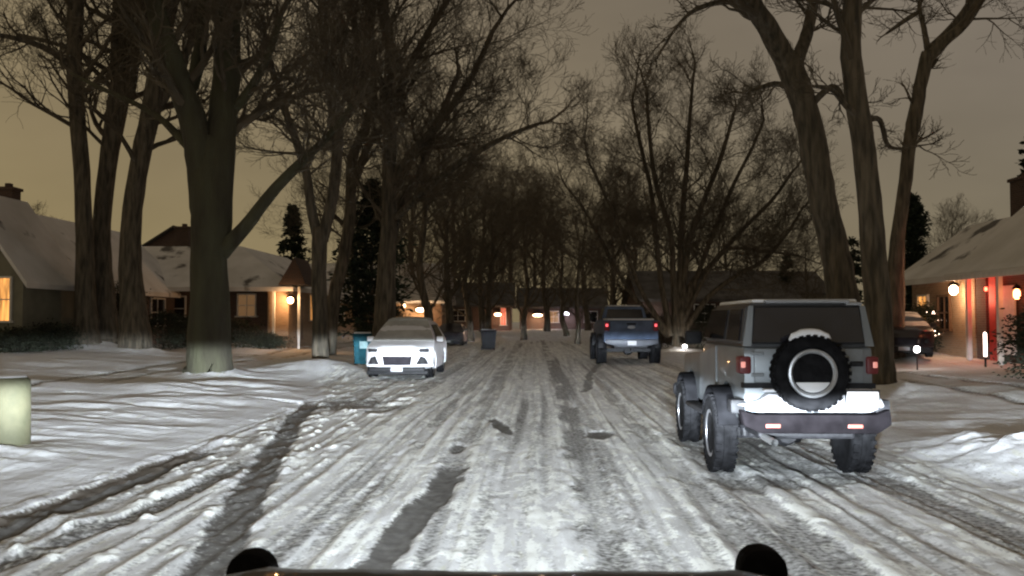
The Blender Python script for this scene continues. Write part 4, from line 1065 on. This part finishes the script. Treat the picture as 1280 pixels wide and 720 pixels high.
    m = MB(); m.lathe([(ri * 1.0, -w * .44), (ri * .98, -w * .52), (ri * .90, -w * .54), (ri * .82, -w * .46), (ri * .80, -w * .2)], 40, 'Y', c, cap=False); m.build('rim_ring', chrome, sw, smooth='auto')
    m = MB(); m.lathe([(ri * .81, -w * .20), (ri * .34, -w * .26), (ri * .22, -w * .40), (.001, -w * .42)], 30, 'Y', c)
    for k in range(5):
        a = 2 * math.pi * k / 5 + math.pi / 2; m.box((c[0] + math.cos(a) * ri * .45, c[1] - w * .34, c[2] + math.sin(a) * ri * .45), (ri * .55, .03, ri * .16), .008, (0, -a, 0))
    m.build('rim', rim_black, sw, smooth='auto')
    # snow lying in the lower rim and on the tyre top
    m = MB(); p = []
    for k in range(13): a = R(208) + R(124) * k / 12; p.append((math.cos(a) * ri * .78, math.sin(a) * ri * .78))
    m.prism(p, lambda u, v, w_: (c[0] + u, w_, c[2] + v), c[1] - w * .50, c[1] - w * .30, .006); m.build('rim_snow', snow_m, sw, smooth='auto')
    m = MB(); pts = [Vector((c[0] + math.cos(a) * (r + .012), c[1] - .02, c[2] + math.sin(a) * (r + .012))) for a in [R(58) + R(64) * k / 10 for k in range(11)]]
    m.tube(pts, [.012] + [.045] * 2 + [.055] * 5 + [.045] * 2 + [.012], 8); m.build('tyre_snow', snow_m, sw, smooth=True)
    b = MB(); b.box((0, -.92, 1.115), (.20, .12, .20), .01); b.build('spare_bracket', black_plastic, sw)
    return t
offroader()

# --- slate blue pickup seen from behind
def pickup():
    Xc = at(788, 430, 32.4).x
    t = empty('pickup_truck', (Xc, 33.3, 0.02), R(0), 'lifted slate blue pickup truck seen from behind, farther up the right side', 'pickup truck')
    hw = .98
    zt = 1.62
    top = [(4.55, .95), (4.6, 1.25), (4.45, 1.45), (3.1, 1.58), (3.0, zt), (-1.18, zt), (-1.22, 1.2), (-1.2, .82)]
    prof = top + arch_profile([(0, 0)], .82, [0, 3.5], (.50, .62))[1:]
    b = MB(); b.prism(prof, lambda u, v, w: (w, u, v), -hw, hw, .03); b.build('body', blue_paint, t, smooth='auto')
    b = MB(); b.box((0, 0, 1.66), (0, 0, 0)) if 0 else None
    b = MB(); b.box((0, -.05, zt + .03), (1.7, 2.0, .06), .028); b.build('bed_snow', snow_m, t, smooth='auto')
    bm_ = bmesh.new()
    v = [(-.88, 1.05, zt), (.88, 1.05, zt), (.88, 3.25, zt), (-.88, 3.25, zt), (-.74, 1.15, 2.16), (.74, 1.15, 2.16), (.74, 2.55, 2.16), (-.74, 2.55, 2.16)]
    vv = [bm_.verts.new(q) for q in v]
    for q in [(0, 1, 2, 3), (4, 5, 6, 7), (0, 1, 5, 4), (1, 2, 6, 5), (2, 3, 7, 6), (3, 0, 4, 7)]: bm_.faces.new([vv[i] for i in q])
    bmesh.ops.recalc_face_normals(bm_, faces=bm_.faces[:]); bmesh.ops.bevel(bm_, geom=bm_.edges[:], offset=.06, segments=3, affect='EDGES')
    b = MB(); b.bm(bm_); b.build('cab', blue_paint, t, smooth='auto')
    k = lambda x, z: (x, 1.05 + .10 * (z - zt) / .54 - .012, z)
    panel(t, 'rear_window', glass_dark, [k(-.72, 1.72), k(.72, 1.72), k(.66, 2.05), k(-.66, 2.05)], .012)
    b = MB(); b.box((0, 1.25, 2.175), (1.2, .14, .05), .02); b.box((0, 1.85, 2.185), (1.3, 1.1, .05), .024); b.build('roof_snow', mat('dusty_snow', (.45, .45, .47), .8, var=.2), t, smooth='auto')
    for s in (-1, 1):
        panel(t, 'side_window', glass_dark, [(s * .87, 1.3, 1.68), (s * .87, 2.95, 1.68), (s * .765, 2.5, 2.08), (s * .765, 1.3, 2.08)][::s], .012)
    b = MB(); b.box((0, -1.225, 1.27), (1.52, .05, .60), .02); tg = b.build('tailgate', blue_paint, t, smooth='auto')
    b = MB(); b.lathe([(.14, 0), (.13, -.02), (.001, -.022)], 24, 'Y', (0, 0, 0)); b.v = [(x, y - 1.252, z * .42 + 1.37) for x, y, z in b.v]
    b.build('emblem', mat('pale_badge', (.45, .5, .6), .3, .5, var=.1), tg)
    b = MB(); b.box((0, -1.255, 1.49), (.34, .02, .07), .01); b.build('handle', black_plastic, tg)
    for s in (-1, 1):
        b = MB(); b.box((s * .885, -1.20, 1.40), (.17, .10, .32), .02); tl = b.build('tail_light', tail_red, t, smooth='auto')
        b = MB(); b.box((s * .885, -1.25, 1.44), (.09, .02, .10), .01); b.build('lamp_core', tail_lit, tl)
    b = MB(); b.prism([(-.95, .93), (.95, .93), (.95, .78), (.45, .66), (-.45, .66), (-.95, .78)], lambda u, v, w: (u, w, v), -1.42, -1.22, .02); b.build('bumper', mat('dull_chrome', (.07, .075, .09), .5, .4, var=.15), t, smooth='auto')
    b = MB(); b.box((0, -1.435, .80), (.32, .02, .16), .006); b.build('licence_plate', mat('dim_plate', (.40, .40, .42), .5, var=.1), t)
    b = MB(); b.box((0, 1.6, .70), (1.2, 5.2, .26), .03); b.box((0, 0, .50), (1.7, .16, .16), .03); b.lathe([(.14, -.14), (.2, 0), (.14, .14)], 12, 'Y', (0, 0, .50)); b.box((0, -1.45, .58), (.1, .2, .1), .01); b.build('chassis', black_plastic, t)
    for s in (-1, 1):
        for y in (0, 3.5):
            wheel(t, s * 1.0, y, .47, .36, s, rim_black)
            b = MB(); p = [(y + math.cos(R(10) + R(160) * k / 10) * .64, .5 + math.sin(R(10) + R(160) * k / 10) * .62) for k in range(11)]
            q = [(y + math.cos(R(10) + R(160) * k / 10) * .57, .5 + math.sin(R(10) + R(160) * k / 10) * .55) for k in range(11)][::-1]
            b.prism(p + q, lambda u, v, w: (w, u, v), s * .95, s * 1.14, .008); b.build('fender_flare', black_plastic, t, smooth='auto')
        b = MB(); b.box((s * 1.13, 2.7, 1.75), (.22, .12, .28), .03); b.build('wing_mirror', black_plastic, t, smooth='auto')
        b = MB(); b.box((s * .75, 4.6, 1.2), (.3, .06, .22), .02); b.build('headlight', lens_clear, t)
    b = MB(); b.box((0, 4.6, 1.18), (1.1, .05, .34), .02); b.build('grille', black_plastic, t)
    return t
pickup()

# --- crossovers / saloons via loft
def road_car(name, label, loc, rz, paint, snowy=True, L_=4.5, hw=.92, zroof=1.66, zb=.98, lit=False, wr=.35):
    t = empty(name, loc, rz, label, 'car')
    fy = L_ / 2
    ax_f, ax_r = fy - .86, -fy + .86
    top = [(fy - .02, .36), (fy, .52), (fy - .02, .72), (fy - .12, .86), (fy - .45, .95), (fy - 1.18, 1.04 * zb / .98), (fy - 1.62, 1.04 + (zroof - 1.04) * .55), (fy - 2.05, zroof - .06), (fy - 2.6, zroof), (-fy + 1.2, zroof - .03), (-fy + .55, zroof - .12), (-fy + .12, 1.12), (-fy + .02, .95), (-fy, .55), (-fy + .05, .36)]
    prof = top + arch_profile([(0, 0)], .27, [ax_r, ax_f], (wr, wr + .07), 8)[1:]
    def dfm(u, y, z, half):
        x = u * half
        if z > zb: x *= 1 - .34 * min(1, (z - zb) / (zroof - zb))
        if z < .5: x *= .96 + .04 * z / .5
        e_ = abs(u) ** 3
        if y > fy - 1.0: y -= e_ * .46 * (y - fy + 1.0)
        if y < -fy + .8: y += e_ * .18 * (-fy + .8 - y) / .8
        if z > zb: z -= .05 * e_ * (z - zb) / (zroof - zb) + .0
        elif z > .8: z -= .05 * e_ * (z - .8) / .2
        return (x, y, z)
    b = loft_body(prof, hw, dfm, 12); b.build('body', paint, t, smooth='auto', angle=40)
    def S(u, y, z, off=.012):
        p = Vector(dfm(u, y, z, hw)); return p
    # windscreen (snow covered or glass) following the loft
    def strip(nm, m, y0, z0, y1, z1, u0, u1, off, nn=6, parent=None):
        mb = MB(); vs = []; 
        nrm = Vector((0, (z0 - z1), (y0 - y1) * 1.0)); nrm = Vector((0, -(z1 - z0), (y1 - y0))); nrm = nrm if nrm.z > 0 else -nrm; nrm.normalize()
        for i in range(nn + 1):
            u = -1 + 2 * i / nn
            for (yy, zz, uu) in ((y0, z0, u0), (y1, z1, u1)):
                p = S(u * uu, yy, zz); vs.append(p + nrm * off); vs.append(p - nrm * .01)
        fs = []
        for i in range(nn):
            a = i * 4; c = (i + 1) * 4
            fs += [(a, c, c + 2, a + 2), (a + 1, a + 3, c + 3, c + 1), (a, a + 1, c + 1, c), (a + 2, c + 2, c + 3, a + 3)]
        fs += [(0, 2, 3, 1), (nn * 4, nn * 4 + 1, nn * 4 + 3, nn * 4 + 2)]
        mb.add(vs, fs); return mb.build(nm, m, parent or t, smooth='auto')
    dust = mat('windscreen_snow', (.52, .52, .50), .85, col2=(.38, .38, .37), scale=3, bump=.4, bscale=10)
    ws = strip('windscreen', glass_dark, fy - 1.20, 1.045 * zb / .98, fy - 2.03, zroof - .065, .90, .84, .006)
    if snowy:
        strip('windscreen_snow', dust, fy - 1.12, 1.035 * zb / .98, fy - 2.1, zroof - .05, .97, .94, .035, parent=ws)
        strip('roof_snow', dust, fy - 2.06, zroof - .055, fy - 2.62, zroof, .92, .9, .06)
        strip('rear_roof_snow', dust, fy - 2.62, zroof, -fy + 1.2, zroof - .03, .92, .9, .06)
    for s in (-1, 1):
        def q(y, z): p = Vector(dfm(s, y, z, hw)); return (p.x + s * .004, p.y, p.z)
        zc = zroof - .14
        panel(t, 'side_window', glass_dark, [q(fy - 1.75, zb + .08), q(.12, zb + .08), q(.12, zc), q(fy - 2.12, zc)][::-s], .010)
        panel(t, 'side_window', glass_dark, [q(.02, zb + .08), q(-fy + .75, zb + .10), q(-fy + .95, zc), q(.02, zc)][::-s], .010)
        b = MB(); b.box((s * (hw + .08), fy - 1.55, zb + .10), (.20, .09, .15), .03); b.build('wing_mirror', paint, t, smooth='auto')
        wheel(t, s * (hw - .13), ax_f, wr, .22, s, rim_grey, .64, lugs=False); wheel(t, s * (hw - .13), ax_r, wr, .22, s, rim_grey, .64, lugs=False)
        lm = mat('headlamp_glint', (.8, .8, .8), .2, emit=(1, .92, .8), es=6) if lit else mat('dim_lens', (.030, .030, .034), .4, spec=.2)
        b = MB(); b.box((s * hw * .74, fy - .27, .79), (.30, .16, .10), .03, (0, 0, -s * .55)); b.build('headlight', lm, t, smooth='auto')
        # dark lower pockets
        yk = fy + .012 - .30 * .7 ** 3 * 1.0
        b = MB(); sg = [(s * .50, .42), (s * .82, .42), (s * .74, .60), (s * .62, .645)]
        b.prism(sg, lambda u, v, w: (u, w - .30 * (abs(u) / hw) ** 3, v), fy - .30, fy + .03, .006); b.build('fog_light_pocket', black_plastic, t)
        b = MB(); b.lathe([(.06, 0), (.055, .02), (.001, .025)], 14, 'Y', (s * .66, fy - .085, .51)); b.build('fog_light', black_plastic, t)
    b = MB(); b.prism([(-.36, .40), (.36, .40), (.40, .64), (-.40, .64)], lambda u, v, w: (u, w, v), fy - .1, fy + .02, .008)
    for z in (.46, .52, .58): b.box((0, fy + .026, z), (.70, .012, .014))
    b.build('grille', mat('grille_dark', (.018, .016, .020), .7, var=.2, spec=.1), t)
    b = MB(); b.box((0, fy - .02, .28), (1.50, .14, .13), .03); b.box((0, fy - .14, .20), (1.66, .2, .10), .02); b.box((0, 0, .24), (1.3, L_ - .6, .12), .02); b.build('lower_bumper', black_plastic, t, smooth='auto')
    b = MB(); b.box((0, fy + .07, .29), (.32, .02, .12), .004); b.build('licence_plate', mat('grey_plate', (.3, .3, .33), .5), t)
    for s in (-1, 1):
        b = MB(); b.box((s * (hw - .14), -fy + .10, .98), (.2, .12, .2), .03); b.build('tail_light', mat('tail_unlit', (.25, .02, .02), .3), t)
    return t, S, fy
q = at(501, 470, 24.4)
wc, S_, fy_ = road_car('parked_car', 'white snow-dusted crossover parked at the left kerb facing the camera', (q.x, 23.7 + 2.25, .03), math.pi, white_paint)
q = at(567, 410, 56)
road_car('parked_car', 'dark car parked beyond the white one, left of the dark bin', (q.x - .2, 57, gz(q.x, 57) - .02), math.pi, dark_paint, snowy=False, hw=.9, zroof=1.45, zb=.95)
q = at(1158, 420, 29.0)
_, _, _ = road_car('parked_car', 'dark car parked at an angle in the right driveway before the lit house', (q.x - .45, 30.0, gz(q.x - .45, 29) + .02), math.pi - .34, dark_paint, snowy=True, hw=.9, zroof=1.42, zb=.92)

# made-up low lamp in place of the driveway car's headlight glint
q = at(1146, 426, 25.5)
t = empty('low_lamp', (q.x, 25.5, gz(q.x, 25.5)), 0, 'added low white lamp standing in for the headlight glint of the dark driveway car', 'lamp')
b = MB(); b.lathe([(.02, -.1), (.02, .50)], 8, 'Z'); b.build('stem', black_plastic, t)
b = MB(); b.lathe([(.03, .50), (.08, .54), (.08, .64), (.04, .68)], 12, 'Z'); b.build('lamp_head', mat('lamp_white', (1, 1, 1), .4, emit=(1, .93, .9), es=9), t, smooth=True)
ld = bpy.data.lights.new('lamp_light', 'POINT'); ld.energy = 4; ld.color = (1, .9, .8); ld.shadow_soft_size = .08
lo = bpy.data.objects.new('lamp_light', ld); COL.objects.link(lo); lo.parent = t; lo.location = (0, -.2, .60)
q = at(856, 439, 44)
t = empty('low_lamp', (q.x, 44, gz(q.x, 44)), 0, 'small white ground lamp in the snow between pickup and off-roader', 'lamp')
b = MB(); b.lathe([(.03, -.1), (.03, .12)], 8, 'Z'); b.build('stem', black_plastic, t)
b = MB(); b.lathe([(.03, .12), (.11, .16), (.11, .26), (.04, .30)], 12, 'Z'); b.build('lamp_head', MATS['lamp_white'], t, smooth=True)
ld = bpy.data.lights.new('lamp_light', 'POINT'); ld.energy = 5; ld.color = (1, .85, .65); ld.shadow_soft_size = .08
lo = bpy.data.objects.new('lamp_light', ld); COL.objects.link(lo); lo.parent = t; lo.location = (-.15, -.25, .35)

# --- wheeled bins
def bin_(label, px, py, Y, m, w=.58, h_=1.0, rz=0, mark=False):
    q = at(px, py, Y); g = gz(q.x, Y)
    t = empty('wheeled_bin', (q.x, Y, g), rz, label, 'bin')
    b = MB(); b.box((0, 0, .07 + (h_ - .07) / 2), (w, w * 1.1, h_ - .07), .03); b.v = [(x * (.80 + .20 * z / h_), y * (.80 + .20 * z / h_), z) for x, y, z in b.v]
    b.box((0, 0, h_ - .04), (w * 1.05, w * 1.15, .05), .01)
    b.build('body', m, t, smooth='auto')
    b = MB(); b.box((0, 0, h_ + .035), (w * 1.08, w * 1.2, .07), .03); l = b.build('lid', m, t, smooth='auto')
    b = MB(); b.box((0, .02, h_ + .085), (w * .9, w * .95, .05), .024); b.build('snow_cap', snow_m if mark else mat('dusty_snow', (.45, .45, .47), .8), l, smooth='auto')
    b = MB(); b.lathe([(.012, -w * .4), (.012, w * .4)], 8, 'X', (0, w * .66, h_ - .02)); b.build('handle', m, t)
    for s in (-1, 1):
        b = MB(); b.lathe([(.04, -.03), (.12, -.03), (.12, .03), (.04, .03)], 16, 'X', (s * w * .42, w * .48, .12)); b.build('wheel', rubber, t)
    if mark:
        b = MB(); b.box((.05, -w * .5 - .022, h_ * .70), (.26, .012, .24), .004, (.11, 0, 0)); b.build('sticker', mat('pale_sticker', (.28, .45, .48), .6, var=.2), t)
    return t
bin_('blue-green wheeled bin standing at the left side of the white car', 453, 452, 29.2, bin_blue, .60, 1.02, .15, True)
bin_('dark grey wheeled bin standing alone at the road edge, centre left', 610.5, 435, 47, bin_black, .80, 1.02, .1)

# --- pale post
q = at(8, 560, 10.2); gq = gz(q.x, 10.2)
t = empty('wooden_post', (q.x, 10.2, gq), R(6), 'thick pale yellow-green post standing in snow at the left frame edge', 'post')
b = MB(); b.lathe([(.27, -.2), (.255, .0), (.25, .30), (.245, .69), (.235, .75), (.20, .785), (.001, .80)], 28, 'Z'); b.v = [(x + .006 * math.sin(z * 9), y * .9, z) for x, y, z in b.v]
b.build('shaft', post_paint, t, smooth='auto')
b = MB(); b.lathe([(.0, .797), (.12, .80), (.2, .79), (.21, .77)], 20, 'Z'); b.v = [(x, y * .9, z + .012) for x, y, z in b.v]; b.build('snow_cap', snow_m, t, smooth=True)

# ------------------------------------------------------------------ the car that carries the camera
def camera_car():
    cx = -.065
    t = empty('patrol_car', (cx, 0, 0), 0, 'dark car hood with black-capped push bumper posts along the bottom edge', 'car')
    ye = 1.95; z1 = at(640, 710.5, ye).z
    mb = MB(); nx, ny = 26, 14; vs = []
    for j in range(ny + 1):
        y = .55 + (ye - .55) * j / ny
        for i in range(nx + 1):
            x = -.90 + 1.80 * i / nx
            z = z1 + .035 + .10 * (1 - (y - .55) / 1.4) ** 1.0 * .9 - .07 * (abs(x) / .9) ** 2.4 - .045 * max(0, (y - 1.72) / .23) ** 2 - .006 * math.cos(x * 7)
            z += .012 * math.exp(-((abs(x) - .5) / .06) ** 2)
            vs.append((x, y, z))
    for (x, y, z) in list(vs): vs.append((x, y, z - .03))
    n1 = (nx + 1) * (ny + 1); fs = []
    for j in range(ny):
        for i in range(nx):
            a = j * (nx + 1) + i; fs += [(a, a + 1, a + nx + 2, a + nx + 1), (n1 + a, n1 + a + nx + 1, n1 + a + nx + 2, n1 + a + 1)]
    for i in range(nx): a = ny * (nx + 1) + i; fs.append((a, a + 1, n1 + a + 1, n1 + a)); fs.append((i + 1, i, n1 + i, n1 + i + 1))
    for j in range(ny): a = j * (nx + 1); fs.append((a + nx + 1, a, n1 + a, n1 + a + nx + 1)); a += nx; fs.append((a, a + nx + 1, n1 + a + nx + 1, n1 + a))
    mb.add(vs, fs); mb.build('hood', patrol_paint, t, smooth='auto')
    for s in (-1, 1):
        b = MB(); b.prism([(.5, .35), (2.02, .35), (2.02, .80), (1.94, .93), (1.4, 1.02), (.5, 1.06)], lambda u, v, w: (w, u, v), s * .905, s * .985, .02); b.build('fender', patrol_paint, t, smooth='auto')
        wheel(t, s * .87, 1.15, .36, .24, s, rim_black, .64, lugs=False)
        b = MB(); b.box((s * .80, 2.03, .80), (.26, .10, .13), .02); b.build('headlight', lens_clear, t)
    b = MB(); b.box((0, 2.0, .78), (1.34, .10, .34), .02); b.box((0, 2.04, .45), (1.86, .18, .26), .05); b.build('front_bumper', patrol_paint, t, smooth='auto')
    pb = MB()
    for x in (-.46, .46): pb.box((x, 2.2, .60), (.03, .10, .55), .01)
    pb.lathe([(.025, -.62), (.025, .62)], 10, 'X', (0, 2.2, .70)); pb.lathe([(.025, -.62), (.025, .62)], 10, 'X', (0, 2.2, .50))
    for s in (-1, 1): pb.box((s * .65, 2.2, .67), (.09, .045, .68), .012)
    bar = pb.build('push_bumper', black_plastic, t, smooth='auto')
    for px, pt in ((316, 687), (951, 682)):
        q = at(px, pt, 2.2); x = q.x - cx; wd = 28.5 * 2.2 / F
        b = MB(); z0 = q.z - .26
        prof = [(-wd * 1.06, z0 - q.z), (wd * 1.06, z0 - q.z), (wd * 1.03, -.055), (wd * .92, -.030), (wd * .62, -.010), (wd * .1, 0), (-wd * .45, -.004), (-wd * .80, -.018), (-wd * .98, -.040), (-wd * 1.03, -.06)]
        b.prism(prof, lambda u, v, w: (x + u, w, q.z + v), 2.165, 2.235, .008); b.build('rubber_cap', rubber, bar, smooth='auto')
    # dipped headlights: strength follows the direction, bright just under the horizontal, nearly nothing above it
    for s in (-1, 1):
        ld = bpy.data.lights.new('headlamp', 'POINT'); ld.energy = 1.0; ld.color = (1, 1, 1); ld.shadow_soft_size = .06; ld.use_nodes = True
        n = ld.node_tree.nodes; l = ld.node_tree.links; em = n['Emission']
        tcn = n.new('ShaderNodeTexCoord'); sp = n.new('ShaderNodeSeparateXYZ'); l.new(tcn.outputs['Normal'], sp.inputs[0])
        def M(op, a, b=None, c=None):
            k = n.new('ShaderNodeMath'); k.operation = op
            for i, v in enumerate((a, b, c)):
                if v is None: continue
                if isinstance(v, (int, float)): k.inputs[i].default_value = v
                else: l.new(v, k.inputs[i])
            return k.outputs[0]
        X_, Y_, Z_ = sp.outputs
        down = M('MULTIPLY', Z_, -1)
        fwd = M('MAXIMUM', Y_, 0.0)
        hz = M('ADD', M('DIVIDE', X_, M('MAXIMUM', Y_, .01)), .07)
        hor = M('POWER', 2.718, M('MULTIPLY', M('MULTIPLY', hz, hz), -1 / (2 * HEAD_H ** 2)))
        base = M('DIVIDE', 1.0, M('POWER', M('ADD', M('MAXIMUM', down, 0.0), HEAD_OFF), HEAD_P))
        cut = n.new('ShaderNodeMapRange'); cut.interpolation_type = 'SMOOTHSTEP'; l.new(down, cut.inputs[0])
        cut.inputs['From Min'].default_value = -.014; cut.inputs['From Max'].default_value = .052
        low = M('MULTIPLY', base, cut.outputs[0])
        spill = M('MULTIPLY', M('POWER', 2.718, M('MULTIPLY', M('ABSOLUTE', Z_), -5.0)), HEAD_SPILL)
        hot = M('MULTIPLY', M('DIVIDE', HEAD_HOT, M('POWER', M('ADD', M('MAXIMUM', down, 0.0), .012), 2.4)), M('POWER', 2.718, M('MULTIPLY', M('MULTIPLY', hz, hz), -1 / (2 * .13 ** 2))))
        low = M('ADD', low, M('MULTIPLY', hot, cut.outputs[0]))
        tot = M('MULTIPLY', M('MULTIPLY', M('ADD', low, spill), hor), M('GREATER_THAN', Y_, .02))
        l.new(M('MULTIPLY', tot, HEAD_K * HEAD_POWER), em.inputs['Strength'])
        em.inputs['Color'].default_value = (.86, .96, 1.04, 1)
        lo = bpy.data.objects.new('headlamp_light', ld); COL.objects.link(lo); lo.parent = t; lo.location = (s * .80, 2.32, .86)
HEAD_HOT = .26
HEAD_H, HEAD_OFF, HEAD_P, HEAD_SPILL, HEAD_K = .57, .037, 2.6, 20.0, 20.5
camera_car()
